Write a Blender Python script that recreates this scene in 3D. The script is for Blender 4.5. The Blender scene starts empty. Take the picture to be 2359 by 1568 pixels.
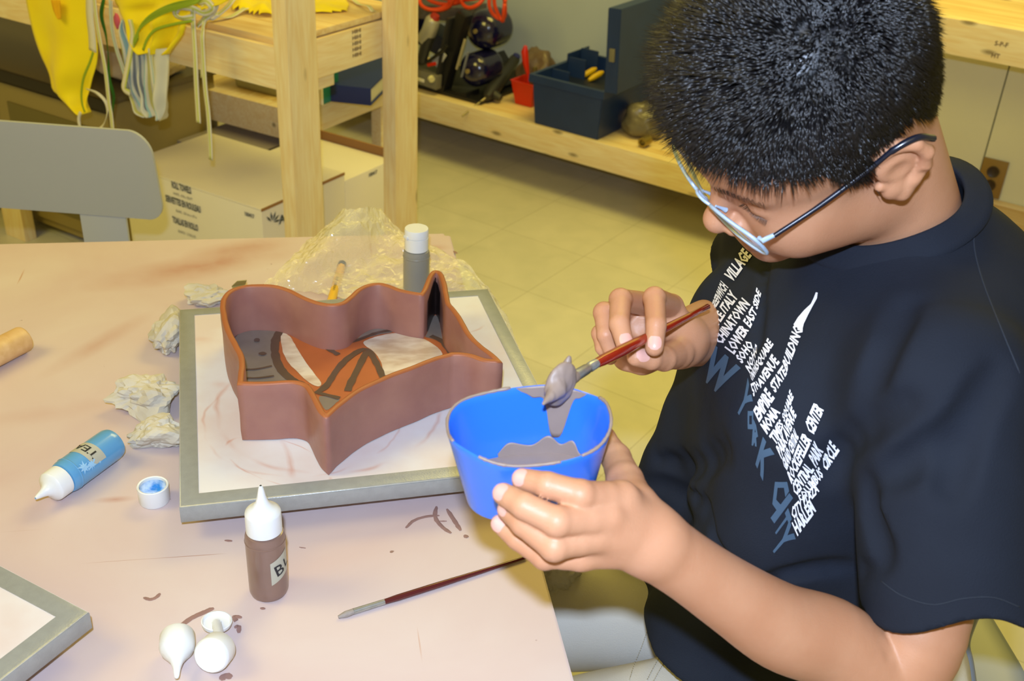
import bpy, bmesh, math, random
import numpy as np
from mathutils import Vector, Matrix, noise as mnoise
from mathutils.bvhtree import BVHTree
random.seed(7); RNG = np.random.default_rng(7)
S = bpy.context.scene
COL = S.collection
PI = math.pi

# ------------------------------------------------------------------ camera
FPX = 2500.0
UPC = np.array([.0488, -.8658, -.498]); UPC /= np.linalg.norm(UPC)
YC = np.array([-485., -1524., 2500.]); YC /= np.linalg.norm(YC); YC -= YC @ UPC * UPC; YC /= np.linalg.norm(YC)
XC = np.cross(YC, UPC)
RW = np.stack([XC, YC, UPC], 0)          # camera frame (x right, y down, z forward) -> world
CAM = np.array([0., 0., 1.41])
cam_d = bpy.data.cameras.new('camera'); cam = bpy.data.objects.new('camera', cam_d); COL.objects.link(cam)
cam_d.sensor_width = 36.0; cam_d.lens = FPX / 2359 * 36; cam_d.clip_start = .02
cam_m = Matrix([list(RW[i] * np.array([1, -1, -1])) for i in range(3)]).to_4x4()
cam_m.translation = Vector(CAM); cam.matrix_world = cam_m
cam_d.dof.use_dof = True; cam_d.dof.focus_distance = 1.0; cam_d.dof.aperture_fstop = 12.0
S.camera = cam
S.view_settings.view_transform = 'Standard'; S.view_settings.look = 'None'
S.view_settings.gamma = 1.0; S.view_settings.use_curve_mapping = False
S.view_settings.exposure = 0.0

def ray(px, py): return RW @ np.array([(px - 1180) / FPX, (py - 784) / FPX, 1.])
def cp(px, py, d): return CAM + ray(px, py) * d
def onz(px, py, z):
    r = ray(px, py); return CAM + r * ((z - CAM[2]) / r[2])
def onpl(px, py, p0, n):
    r = ray(px, py); return CAM + r * (((np.array(p0) - CAM) @ n) / (r @ n))
def proj(p):
    c = RW.T @ (np.array(p) - CAM); return 1180 + FPX * c[0] / c[2], 784 + FPX * c[1] / c[2]

# ------------------------------------------------------------------ world and lights
w = bpy.data.worlds.new('world'); S.world = w; w.use_nodes = True
w.node_tree.nodes['Background'].inputs[0].default_value = (1.0, .78, .26, 1)
w.node_tree.nodes['Background'].inputs[1].default_value = .26

def area(name, loc, target, size, power, col, size_y=None, spread=None):
    l = bpy.data.lights.new(name, 'AREA'); l.energy = power; l.color = col; l.size = size
    if size_y: l.shape = 'RECTANGLE'; l.size_y = size_y
    if spread: l.spread = spread
    o = bpy.data.objects.new(name, l); COL.objects.link(o); o.location = loc
    o.rotation_euler = (Vector(target) - Vector(loc)).to_track_quat('-Z', 'Y').to_euler()
    return o
# ceiling fluorescent fixtures (warm in this white balance) and the camera's own flash head
WARM = (1.0, .80, .17)
area('ceiling_lamp', (1.1, 2.7, 2.75), (1.1, 2.8, 0), 1.4, 40, WARM, 1.0)
area('ceiling_lamp', (-1.8, 1.0, 2.6), (-.5, 2.6, .3), 1.2, 30, WARM, 1.0)
area('ceiling_lamp', (-.2, -1.3, 2.75), (.2, 2.2, .2), 2.4, 12, WARM, 1.6)
fl = CAM + RW @ np.array([-.010, -.085, -.075])
area('flash_head', fl, fl + RW @ np.array([.06, .06, 1.]), .03, 16.5, (.58, .73, 1.0), .02)

# ------------------------------------------------------------------ object helpers
def link(o, parent=None):
    COL.objects.link(o)
    if parent is not None:
        o.parent = parent; o.matrix_parent_inverse = parent.matrix_world.inverted()
    return o
def tag(o, label=None, cat=None, group=None, kind=None):
    if label: o['label'] = label
    if cat: o['category'] = cat
    if group: o['group'] = group
    if kind: o['kind'] = kind
    return o
def thing(name, loc, label, cat, group=None, rz=0):
    o = bpy.data.objects.new(name, None); o.empty_display_size = .05
    o.location = Vector(loc); o.rotation_euler = (0, 0, rz); COL.objects.link(o)
    o.matrix_world = Matrix.Translation(Vector(loc)) @ Matrix.Rotation(rz, 4, 'Z')
    return tag(o, label, cat, group)
def mesh(name, verts, faces, m, parent=None, smooth=True, matrix=None, mats=None, fm=None):
    me = bpy.data.meshes.new(name)
    verts = [tuple(map(float, v)) for v in verts] if not isinstance(verts, np.ndarray) else verts
    me.from_pydata(verts if not isinstance(verts, np.ndarray) else verts.tolist(), [], faces if not isinstance(faces, np.ndarray) else faces.tolist())
    for mm in (mats or [m]): me.materials.append(mm)
    if fm is not None: me.polygons.foreach_set('material_index', fm)
    me.polygons.foreach_set('use_smooth', [smooth] * len(me.polygons))
    me.update()
    o = bpy.data.objects.new(name, me)
    if matrix is not None: o.matrix_world = matrix
    link(o, parent)
    if matrix is not None: o.matrix_world = matrix
    return o
def bmobj(name, bm, m, parent=None, smooth=True, matrix=None, fixn=True):
    if fixn: bmesh.ops.recalc_face_normals(bm, faces=bm.faces)
    me = bpy.data.meshes.new(name); bm.to_mesh(me); bm.free(); me.materials.append(m)
    me.polygons.foreach_set('use_smooth', [smooth] * len(me.polygons))
    o = bpy.data.objects.new(name, me)
    if parent is None and matrix is not None: o.matrix_world = matrix
    link(o, parent)
    if parent is not None and matrix is not None: o.matrix_world = matrix
    return o
def autosmooth(o, ang=35):
    me = o.data; me.polygons.foreach_set('use_smooth', [True] * len(me.polygons))
    try:
        me.set_sharp_from_angle(angle=math.radians(ang))
    except Exception: pass
    return o
def frame(origin, xdir, zdir=(0, 0, 1)):
    x = Vector(xdir).normalized(); z = Vector(zdir); y = z.cross(x).normalized(); z = x.cross(y)
    m = Matrix((x, y, z)).transposed().to_4x4(); m.translation = Vector(origin); return m
def box(name, x0, x1, y0, y1, z0, z1, m, parent=None, matrix=None, bev=.002, seg=2):
    bm = bmesh.new()
    bmesh.ops.create_cube(bm, size=1)
    for v in bm.verts:
        v.co = Vector(((x0 + x1) / 2 + v.co.x * (x1 - x0), (y0 + y1) / 2 + v.co.y * (y1 - y0), (z0 + z1) / 2 + v.co.z * (z1 - z0)))
    if bev: bmesh.ops.bevel(bm, geom=bm.edges[:], offset=bev, segments=seg, affect='EDGES', profile=.7)
    o = bmobj(name, bm, m, parent, True, matrix); return autosmooth(o, 50)
def lathe(name, prof, m, parent=None, matrix=None, n=48, closed=False, ang=40):
    v = []; f = []
    for (r, z) in prof:
        for i in range(n): a = 2 * PI * i / n; v.append((r * math.cos(a), r * math.sin(a), z))
    k = len(prof)
    for j in range(k - 1 if not closed else k):
        for i in range(n):
            a = j * n + i; b = j * n + (i + 1) % n; j2 = (j + 1) % k
            f.append((a, b, j2 * n + (i + 1) % n, j2 * n + i))
    bm = bmesh.new(); vs = [bm.verts.new(x) for x in v]
    for q in f:
        try: bm.faces.new([vs[i] for i in q])
        except ValueError: pass
    bmesh.ops.remove_doubles(bm, verts=bm.verts, dist=1e-6)
    return autosmooth(bmobj(name, bm, m, parent, True, matrix), ang)
def catmull(pts, per=6, closed=False):
    P = [np.array(p, float) for p in pts]; n = len(P); out = []
    rng = range(n) if closed else range(n - 1)
    for i in rng:
        p1, p2 = P[i], P[(i + 1) % n]
        p0 = P[i - 1] if (closed or i > 0) else 2 * p1 - p2
        p3 = P[(i + 2) % n] if (closed or i + 2 < n) else 2 * p2 - p1
        for s in range(per):
            t = s / per
            out.append(.5 * ((2 * p1) + (-p0 + p2) * t + (2 * p0 - 5 * p1 + 4 * p2 - p3) * t * t + (-p0 + 3 * p1 - 3 * p2 + p3) * t ** 3))
    if not closed: out.append(P[-1])
    return out
def tube_geo(pts, rad, n=10, cap=True):
    P = [Vector(p) for p in pts]; R = rad if hasattr(rad, '__len__') else [rad] * len(P)
    v = []; f = []; prev = None
    for i, p in enumerate(P):
        t = (P[min(i + 1, len(P) - 1)] - P[max(i - 1, 0)]).normalized()
        if prev is None:
            a = t.cross(Vector((0, 0, 1)));  a = t.cross(Vector((1, 0, 0))) if a.length < .1 else a
        else: a = prev - t * prev.dot(t)
        a.normalize(); prev = a; b = t.cross(a)
        for k in range(n):
            an = 2 * PI * k / n; v.append(p + (a * math.cos(an) + b * math.sin(an)) * R[i])
    for i in range(len(P) - 1):
        for k in range(n):
            f.append((i * n + k, i * n + (k + 1) % n, (i + 1) * n + (k + 1) % n, (i + 1) * n + k))
    if cap: f.append(tuple(range(n))[::-1]); f.append(tuple(range((len(P) - 1) * n, len(P) * n)))
    return v, f
def tube(name, pts, rad, m, parent=None, n=10):
    v, f = tube_geo(pts, rad, n); return autosmooth(mesh(name, v, f, m, parent), 60)
def merge_geo(gs):
    V = []; F = []
    for v, f in gs:
        o = len(V); V += list(v); F += [tuple(i + o for i in q) for q in f]
    return V, F
def text_geo(txt, bold=.02, size=1.0, res=2):
    cu = bpy.data.curves.new('t', 'FONT'); cu.body = txt; cu.size = size; cu.offset = bold; cu.resolution_u = res
    o = bpy.data.objects.new('t', cu); me = bpy.data.meshes.new_from_object(o)
    V = np.array([v.co[:] for v in me.vertices]).reshape(-1, 3); F = [tuple(p.vertices) for p in me.polygons]
    bpy.data.objects.remove(o); bpy.data.curves.remove(cu); bpy.data.meshes.remove(me)
    return V, F
def sheet_text(name, txt, origin, xd, yd, h, m, parent, bold=.02, width=None, off=.0006):
    """text lying on a flat face: origin lower-left, xd reading direction, yd up, h cap height"""
    V, F = text_geo(txt, bold); xd = np.array(xd, float); xd /= np.linalg.norm(xd); yd = np.array(yd, float); yd /= np.linalg.norm(yd)
    n = np.cross(xd, yd); V = V - V.min(0); sy = h / .7; sx = sy if width is None else width / V[:, 0].max()
    W = np.array(origin) + V[:, :1] * sx * xd + V[:, 1:2] * sy * yd + n * off
    return mesh(name, W, F, m, parent, False)

# ------------------------------------------------------------------ materials
def newmat(name):
    m = bpy.data.materials.new(name); m.use_nodes = True; nt = m.node_tree
    return m, nt, nt.nodes['Principled BSDF']
def N(nt, t, **kw):
    n = nt.nodes.new(t)
    for k, v in kw.items():
        if k in n.inputs.keys(): n.inputs[k].default_value = v
        else: setattr(n, k, v)
    return n
def c4(c): return (c[0], c[1], c[2], 1)
def srgb(r, g, b):
    f = lambda v: (v / 255 / 12.92) if v <= 10.3 else ((v / 255 + .055) / 1.055) ** 2.4
    return (f(r), f(g), f(b))
def mat(name, col, rough=.5, metal=0, spec=.5, var=.0, vscale=20, bump=0, bscale=60, col2=None, sss=0, coat=0, stretch=None, detail=4, trans=0, alpha=1, sheen=0):
    m, nt, b = newmat(name); L = nt.links.new
    b.inputs['Base Color'].default_value = c4(col); b.inputs['Roughness'].default_value = rough
    b.inputs['Metallic'].default_value = metal; b.inputs['Specular IOR Level'].default_value = spec
    b.inputs['Coat Weight'].default_value = coat; b.inputs['Transmission Weight'].default_value = trans
    b.inputs['Alpha'].default_value = alpha; b.inputs['Sheen Weight'].default_value = sheen
    if sss:
        b.inputs['Subsurface Weight'].default_value = sss; b.inputs['Subsurface Radius'].default_value = (.012, .005, .003); b.inputs['Subsurface Scale'].default_value = 1.0
    tc = N(nt, 'ShaderNodeTexCoord'); mp = N(nt, 'ShaderNodeMapping'); L(tc.outputs['Object'], mp.inputs[0])
    if stretch: mp.inputs['Scale'].default_value = stretch
    if var or col2:
        no = N(nt, 'ShaderNodeTexNoise'); no.inputs['Scale'].default_value = vscale; no.inputs['Detail'].default_value = detail
        L(mp.outputs[0], no.inputs['Vector'])
        cr = N(nt, 'ShaderNodeValToRGB'); c2 = col2 or tuple(c * (1 - var) for c in col)
        cr.color_ramp.elements[0].position = .35; cr.color_ramp.elements[1].position = .65
        cr.color_ramp.elements[0].color = c4(c2); cr.color_ramp.elements[1].color = c4(col)
        L(no.outputs['Fac'], cr.inputs[0]); L(cr.outputs[0], b.inputs['Base Color'])
    if bump:
        n2 = N(nt, 'ShaderNodeTexNoise'); n2.inputs['Scale'].default_value = bscale; n2.inputs['Detail'].default_value = 5
        L(mp.outputs[0], n2.inputs['Vector'])
        bp = N(nt, 'ShaderNodeBump'); bp.inputs['Strength'].default_value = bump; bp.inputs['Distance'].default_value = .002
        L(n2.outputs['Fac'], bp.inputs['Height']); L(bp.outputs[0], b.inputs['Normal'])
    return m
def wood(name, c1, c2, axis=0, grain=18, rough=.55, knots=True):
    m, nt, b = newmat(name); L = nt.links.new
    tc = N(nt, 'ShaderNodeTexCoord'); mp = N(nt, 'ShaderNodeMapping'); L(tc.outputs['Object'], mp.inputs[0])
    sc = [grain, grain, grain]; sc[axis] = grain * .09; mp.inputs['Scale'].default_value = sc
    n1 = N(nt, 'ShaderNodeTexNoise', Scale=1.0, Detail=3.0, Distortion=1.2); L(mp.outputs[0], n1.inputs['Vector'])
    wv = N(nt, 'ShaderNodeMath', operation='SINE'); mu = N(nt, 'ShaderNodeMath', operation='MULTIPLY'); mu.inputs[1].default_value = 38
    L(n1.outputs['Fac'], mu.inputs[0]); L(mu.outputs[0], wv.inputs[0])
    n2 = N(nt, 'ShaderNodeTexNoise', Scale=7.0, Detail=4.0); L(mp.outputs[0], n2.inputs['Vector'])
    ad = N(nt, 'ShaderNodeMath', operation='MULTIPLY_ADD'); ad.inputs[1].default_value = .12; L(wv.outputs[0], ad.inputs[0]); L(n2.outputs['Fac'], ad.inputs[2])
    cr = N(nt, 'ShaderNodeValToRGB'); cr.color_ramp.elements[0].position = .25; cr.color_ramp.elements[1].position = .75
    cr.color_ramp.elements[0].color = c4(c2); cr.color_ramp.elements[1].color = c4(c1); L(ad.outputs[0], cr.inputs[0])
    out = cr.outputs[0]
    if knots:
        m2 = N(nt, 'ShaderNodeMapping'); L(tc.outputs['Object'], m2.inputs[0]); s2 = [14, 14, 14]; s2[axis] = 5.0; m2.inputs['Scale'].default_value = s2
        vo = N(nt, 'ShaderNodeTexVoronoi', Scale=1.0); L(m2.outputs[0], vo.inputs['Vector'])
        r2 = N(nt, 'ShaderNodeValToRGB'); r2.color_ramp.elements[0].position = .05; r2.color_ramp.elements[0].color = (1, 1, 1, 1)
        r2.color_ramp.elements[1].position = .13; r2.color_ramp.elements[1].color = (0, 0, 0, 1); L(vo.outputs['Distance'], r2.inputs[0])
        mx = N(nt, 'ShaderNodeMix', data_type='RGBA'); L(r2.outputs[0], mx.inputs['Factor']); L(out, mx.inputs[6]); mx.inputs[7].default_value = c4([c * .4 for c in c2])
        out = mx.outputs[2]
    L(out, b.inputs['Base Color']); b.inputs['Roughness'].default_value = rough
    return m

M = {}
PINE1 = srgb(246, 230, 190); PINE2 = srgb(236, 210, 158)
M['pine'] = wood('pine_board', PINE1, PINE2, 0, 20)
M['ply'] = wood('plywood_sheet', srgb(240, 218, 170), srgb(220, 186, 126), 0, 9, knots=False)
# ------------------------------------------------------------------ signed-distance modelling (numpy) for organic shapes
def smin(a, b, k):
    if k <= 0: return np.minimum(a, b)
    h = np.clip(.5 + .5 * (b - a) / k, 0, 1); return b * (1 - h) + a * h - k * h * (1 - h)
def RC(a, b, ra, rb=None):
    a = np.array(a, float); b = np.array(b, float); rb = ra if rb is None else rb; ba = b - a; L2 = max(ba @ ba, 1e-12)
    def f(P):
        pa = P - a; t = np.clip(pa @ ba / L2, 0, 1); return np.linalg.norm(pa - t[:, None] * ba, axis=1) - (ra + (rb - ra) * t)
    f.bb = (np.minimum(a - ra, b - rb), np.maximum(a + ra, b + rb)); return f
def EL(c, R, r):
    c = np.array(c, float); R = np.array(R, float); r = np.array(r, float)   # R rows = axes
    def f(P):
        q = (P - c) @ R.T; k0 = np.linalg.norm(q / r, axis=1); k1 = np.linalg.norm(q / r ** 2, axis=1) + 1e-9
        return np.where(k0 < 1e-6, -r.min(), k0 * (k0 - 1) / k1)
    m = r.max(); f.bb = (c - m, c + m); return f
def SP(c, r): return RC(c, np.array(c, float) + 1e-6, r)
def RB(c, R, h, rad):
    c = np.array(c, float); R = np.array(R, float); h = np.array(h, float)
    def f(P):
        q = np.abs((P - c) @ R.T) - h + rad
        return np.linalg.norm(np.maximum(q, 0), axis=1) + np.minimum(q.max(1), 0) - rad
    m = np.linalg.norm(h); f.bb = (c - m, c + m); return f
def HS(p, n):                                  # half-space, inside where (x-p).n < 0
    p = np.array(p, float); n = np.array(n, float); n = n / np.linalg.norm(n)
    f = lambda P: (P - p) @ n
    f.bb = None; return f
def chain(pts, rs, k=.003):
    return ('g', [('u', k, RC(pts[i], pts[i + 1], rs[i], rs[i + 1])) for i in range(len(pts) - 1)])
def ev(ops, P, c=None, R=0, cut=.03):
    d = np.full(len(P), .5)
    for op, k, s in ops:
        if isinstance(s, tuple):
            if s[0] == 'g':
                v = ev(s[1], P, c, R, cut + k)
        else:
            if c is not None and op != 'i' and s(c)[0] - R > cut + k: continue
            v = s(P)
        if op == 'u': d = smin(d, v, k)
        elif op == 's': d = -smin(-d, v, k)
        elif op == 'i': d = -smin(-d, -v, k)
    return d
def sdf_mesh(ops, lo, hi, h, disp=None):
    lo = np.array(lo, float); hi = np.array(hi, float); B = 8; bs = B * h
    n = np.ceil((hi - lo) / bs).astype(int); SB = 4
    g = np.arange(B + 1) * h; GX, GY, GZ = np.meshgrid(g, g, g, indexing='ij'); G = np.stack([GX, GY, GZ], -1).reshape(-1, 3)
    keysV = []; VV = []; edges = []
    NN = (n * B + 2).astype(np.int64)
    key = lambda I: (I[..., 0].astype(np.int64) * NN[1] + I[..., 1]) * NN[2] + I[..., 2]
    rad = bs * .87; ns = np.ceil(n / SB).astype(int)
    for sx in range(ns[0]):
        for sy in range(ns[1]):
            for sz in range(ns[2]):
                sc = lo + (np.array([sx, sy, sz]) + .5) * SB * bs; Rs = SB * bs * .87
                if ev(ops, sc[None], sc[None], Rs)[0] > Rs * 1.3 + .01: continue
                b = np.stack(np.meshgrid(*[np.arange(s * SB, min((s + 1) * SB, n[i])) for i, s in enumerate((sx, sy, sz))], indexing='ij'), -1).reshape(-1, 3)
                if not len(b): continue
                dc = ev(ops, lo + (b + .5) * bs, sc[None], Rs)
                b = b[np.abs(dc) < rad * 1.35 + .004]
                if not len(b): continue
                P = (lo + b[:, None, :] * bs + G[None]).reshape(-1, 3)
                D = ev(ops, P, sc[None], Rs)
                if disp is not None: D = D + disp(P)
                D = D.reshape(len(b), B + 1, B + 1, B + 1)
                s = D < 0
                c8 = [s[:, i:i + B, j:j + B, k:k + B] for i in (0, 1) for j in (0, 1) for k in (0, 1)]
                tot = sum(x.astype(np.int8) for x in c8); act = (tot > 0) & (tot < 8)
                bi, ci, cj, ck = np.nonzero(act)
                if not len(bi): continue
                acc = np.zeros((len(bi), 3)); cnt = np.zeros(len(bi))
                for ax in range(3):
                    for u in (0, 1):
                        for v in (0, 1):
                            o = [0, 0, 0]; o[(ax + 1) % 3] = u; o[(ax + 2) % 3] = v; e = list(o); e[ax] = 1
                            d0 = D[bi, ci + o[0], cj + o[1], ck + o[2]]; d1 = D[bi, ci + e[0], cj + e[1], ck + e[2]]
                            m = (d0 < 0) != (d1 < 0); t = np.where(m, d0 / np.where(m, d0 - d1, 1), 0)
                            pt = np.array(o, float)[None] + np.eye(3)[ax][None] * t[:, None]
                            acc += pt * m[:, None]; cnt += m
                I = b[bi] * B + np.stack([ci, cj, ck], 1)
                keysV.append(key(I)); VV.append(lo + (I + acc / cnt[:, None]) * h)
                for ax in range(3):
                    e = [slice(0, B)] * 3; e2 = list(e); e2[ax] = slice(1, B + 1)
                    s0 = s[(slice(None),) + tuple(e)]; s1 = s[(slice(None),) + tuple(e2)]
                    bi2, i, j, k = np.nonzero(s0 != s1)
                    edges.append((ax, b[bi2] * B + np.stack([i, j, k], 1), s0[bi2, i, j, k]))
    K = np.concatenate(keysV); V = np.concatenate(VV); o = np.argsort(K); K = K[o]; V = V[o]
    F = []
    for ax, I, s0 in edges:
        u = np.eye(3, dtype=int)[(ax + 1) % 3]; v = np.eye(3, dtype=int)[(ax + 2) % 3]
        q = []; ok = (I.min(1) >= 0)
        for off in (0 * u, -u, -u - v, -v):
            J = I + off; kk = key(J); ix = np.searchsorted(K, kk); ix = np.clip(ix, 0, len(K) - 1)
            ok &= (K[ix] == kk) & (J.min(1) >= 0); q.append(ix)
        q = np.stack(q, 1); q = np.where(s0[:, None], q, q[:, ::-1]); F.append(q[ok])
    return V, np.concatenate(F)
def relax(V, F, it=2, lam=.5):
    n = len(V); E = np.concatenate([F[:, [0, 1]], F[:, [1, 2]], F[:, [2, 3]], F[:, [3, 0]]])
    E = np.concatenate([E, E[:, ::-1]]); cnt = np.bincount(E[:, 0], minlength=n)[:, None].clip(1)
    for _ in range(it):
        for l in (lam, -lam * 1.04):
            A = np.stack([np.bincount(E[:, 0], weights=V[E[:, 1], i], minlength=n) for i in range(3)], 1) / cnt
            V = V + l * (A - V)
    return V
def npnoise(P, s, seed=0):
    """cheap smooth pseudo-noise from summed sines"""
    r = np.random.default_rng(seed); o = 0
    for i in range(5):
        k = r.normal(size=3); k *= s / np.linalg.norm(k) * (0.7 + .3 * i); o = o + np.sin(P @ k + r.uniform(0, 6.28) + 1.3 * np.sin(P @ (r.normal(size=3) * s * .5)))
    return o / 5
# ------------------------------------------------------------------ setting: floor, wall
W1 = np.array([.713, -.70, 0]); W1 /= np.linalg.norm(W1); W2 = np.array([-W1[1], W1[0], 0])
D1 = np.array([.75, -.66, 0]); D1 /= np.linalg.norm(D1); D2 = np.array([-D1[1], D1[0], 0])
MW = frame((0, 0, 0), W1); MU = frame((0, 0, 0), D1)
def wp(a, b, z): return a * W1 + b * W2 + np.array([0, 0, z])
def upnt(a, b, z): return a * D1 + b * D2 + np.array([0, 0, z])

def floor_mat():
    m, nt, b = newmat('vinyl_tile'); L = nt.links.new
    tc = N(nt, 'ShaderNodeTexCoord'); mp = N(nt, 'ShaderNodeMapping'); L(tc.outputs['Object'], mp.inputs[0])
    ang = math.atan2(W1[1], W1[0]); mp.vector_type = 'TEXTURE'
    mp.inputs['Rotation'].default_value = (0, 0, ang)
    a0 = np.array([.484, 2.601]) @ W1[:2]; b0 = np.array([.484, 2.601]) @ W2[:2] + .11
    mp.inputs['Location'].default_value = tuple((a0 * W1 + b0 * W2))
    br = N(nt, 'ShaderNodeTexBrick'); br.offset = 0; br.inputs['Scale'].default_value = 1; br.inputs['Mortar Size'].default_value = .0012
    br.inputs['Mortar Smooth'].default_value = .6
    br.inputs['Brick Width'].default_value = .3048; br.inputs['Row Height'].default_value = .3048
    br.inputs['Color1'].default_value = (1, 1, 1, 1); br.inputs['Color2'].default_value = (.95, .95, .94, 1); br.inputs['Mortar'].default_value = (.62, .6, .55, 1)
    L(mp.outputs[0], br.inputs['Vector'])
    n1 = N(nt, 'ShaderNodeTexNoise', Scale=9.0, Detail=6.0, Distortion=.6); L(mp.outputs[0], n1.inputs['Vector'])
    cr = N(nt, 'ShaderNodeValToRGB'); cr.color_ramp.elements[0].position = .3; cr.color_ramp.elements[1].position = .7
    cr.color_ramp.elements[0].color = c4(srgb(208, 206, 190)); cr.color_ramp.elements[1].color = c4(srgb(220, 216, 200)); L(n1.outputs['Fac'], cr.inputs[0])
    mx = N(nt, 'ShaderNodeMix', data_type='RGBA', blend_type='MULTIPLY'); mx.inputs['Factor'].default_value = 1
    L(cr.outputs[0], mx.inputs[6]); L(br.outputs['Color'], mx.inputs[7]); L(mx.outputs[2], b.inputs['Base Color'])
    b.inputs['Roughness'].default_value = .32; b.inputs['Specular IOR Level'].default_value = .35
    return m
def quad(name, pts, m, parent=None): return mesh(name, pts, [(0, 1, 2, 3)], m, parent, False)
fl_o = mesh('floor', [(-4, -2, 0), (6, -2, 0), (6, 6, 0), (-4, 6, 0), (-4, -2, -.05), (6, -2, -.05), (6, 6, -.05), (-4, 6, -.05)],
            [(0, 1, 2, 3), (7, 6, 5, 4), (0, 4, 5, 1), (1, 5, 6, 2), (2, 6, 7, 3), (3, 7, 4, 0)], floor_mat(), None, False); fl_o['kind'] = 'structure'
m_wall = mat('painted_wall', srgb(186, 200, 216), .6, var=.06, vscale=3, bump=.1, bscale=200)
m_panel = mat('painted_panel', srgb(222, 224, 200), .45, var=.04, vscale=3)
o = box('wall_back', -4.6, -1.50, 3.35, 3.45, 0, 2.7, m_wall, None, MW, bev=0); o['kind'] = 'structure'
SEAM = float(onpl(2296, 262, wp(0, 3.35, 0), W2) @ W1)
o = box('wall_right', -1.50, SEAM - .002, 3.345, 3.45, 0, 2.7, m_panel, None, MW, bev=.001); o['kind'] = 'structure'
o = box('wall_right_panel', SEAM + .002, 2.5, 3.345, 3.45, 0, 2.7, m_panel, None, MW, bev=.001); o['kind'] = 'structure'; o.name = 'wall_far_right'

# ------------------------------------------------------------------ outlet
t = thing('wall_outlet', onpl(2285, 410, wp(0, 3.343, 0), W2), 'brown metal duplex outlet plate on the wall, above the low shelf', 'outlet')
MO = Matrix.Translation(t.location) @ MW
brs = mat('brass_plate', srgb(150, 124, 70), .4, metal=.6); dk = mat('dark_bakelite', srgb(52, 40, 30), .4)
box('cover_plate', -.036, .036, -.004, .001, -.058, .058, brs, t, MO, bev=.002)
for sz in (-.021, .021):
    p = lathe('receptacle', [(0, 0), (.0155, 0), (.017, -.001), (.017, -.003)], dk, t, MO @ Matrix.Translation((0, -.006, sz)) @ Matrix.Rotation(-PI / 2, 4, 'X'))
    box('socket_slot', -.007, -.0055, -.0075, -.0055, sz - .003, sz + .005, M['pine'], p, MO, bev=0)
    box('socket_slot', .0055, .007, -.0075, -.0055, sz - .003, sz + .005, M['pine'], p, MO, bev=0)
black = mat('black_plastic', (.012, .012, .014), .35)
for ob in [x for x in bpy.data.objects if x.name.startswith('socket_slot')]: ob.data.materials[0] = black

# ------------------------------------------------------------------ wall shelving (low and high board)
def rail(name, a0, a1, b0, b1, z0, z1, MM, parent, m=None, along='a'):
    """a board whose local X is its length (for the wood grain)"""
    if along == 'a':
        mm = MM @ Matrix.Translation(((a0 + a1) / 2, (b0 + b1) / 2, (z0 + z1) / 2)); l, wd = a1 - a0, b1 - b0
    else:
        mm = MM @ Matrix.Translation(((a0 + a1) / 2, (b0 + b1) / 2, (z0 + z1) / 2)) @ Matrix.Rotation(PI / 2, 4, 'Z'); l, wd = b1 - b0, a1 - a0
    return box(name, -l / 2, l / 2, -wd / 2, wd / 2, -(z1 - z0) / 2, (z1 - z0) / 2, m or M['pine'], parent, mm, bev=.003)
def post(name, a0, a1, b0, b1, z0, z1, MM, parent, m=None):
    mm = MM @ Matrix.Translation(((a0 + a1) / 2, (b0 + b1) / 2, (z0 + z1) / 2)) @ Matrix.Rotation(-PI / 2, 4, 'Y')
    return box(name, -(z1 - z0) / 2, (z1 - z0) / 2, -(b1 - b0) / 2, (b1 - b0) / 2, -(a1 - a0) / 2, (a1 - a0) / 2, m or M['pine'], parent, mm, bev=.003)
t = thing('long_shelving', wp(-1.2, 3.1, 0), 'long two-level pine shelving running along the wall behind the boy', 'shelf')
for (z0, z1) in ((.14, .229), (.711, .80)):
    la = -3.3 if z0 < .3 else -.92
    rail('front_rail', la, 1.2, 2.95, 2.988, z0, z1, MW, t)
    rail('back_rail', la, 1.2, 3.305, 3.343, z0, z1, MW, t)
    rail('plywood_deck', la, 1.2, 2.988, 3.305, z1 - .014, z1 - .001, MW, t, M['ply'])
for a in (-3.3, 1.0):
    post('post', a, a + .089, 2.912, 2.949, 0, 1.5, MW, t)
ink = mat('faded_ink', srgb(120, 96, 60), .8)
p = onpl(2302, 118, wp(0, 2.949, 0), W2)
for i, (tx, dz) in enumerate((('S-P-F', .0), ('HT', -.03))):
    v = sheet_text('grade_stamp', tx, wp(p @ W1 - .015, 2.9495, p[2] + dz + .012), W1, [0, 0, 1], .011, ink, t, off=.0008)

# ------------------------------------------------------------------ corner shelving on the left
t = LS = thing('corner_shelving', upnt(-1.9, 1.8, 0), 'pine two-by-four shelving unit with knotty corner posts, left of the boy', 'shelf')
Z0, Z1 = .711, .80
rail('front_rail', -3.6, -1.549, 1.645, 1.683, Z0, Z1, MU, t)
rail('side_rail', -1.587, -1.549, 1.683, 2.072, Z0, Z1 - .004, MU, t, along='b')
rail('back_rail', -3.6, -1.587, 2.03, 2.068, Z0, Z1, MU, t)
rail('plywood_top', -3.6, -1.552, 1.66, 2.072, Z1, Z1 + .014, MU, t, M['ply'])
post('post', -1.549, -1.511, 1.63, 1.719, 0, 1.6, MU, t)
post('post', -1.549, -1.511, 1.985, 2.074, 0, 1.6, MU, t)
post('post', -3.6, -3.562, 1.60, 1.644, 0, 1.6, MU, t)
pf = onz(30, 546, 0); fa, fb = pf @ D1, pf @ D2
post('short_leg', fa - .03, fa + .06, fb, fb + .038, 0, .22, MU, t)
pr_ = onz(340, 545, .038); rail('base_rail', fa + .1, pr_ @ D1 + .12, pr_ @ D2, pr_ @ D2 + .089, 0, .038, MU, t)
p = onpl(820, 95, upnt(-1.549, 0, 0), D1)
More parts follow.
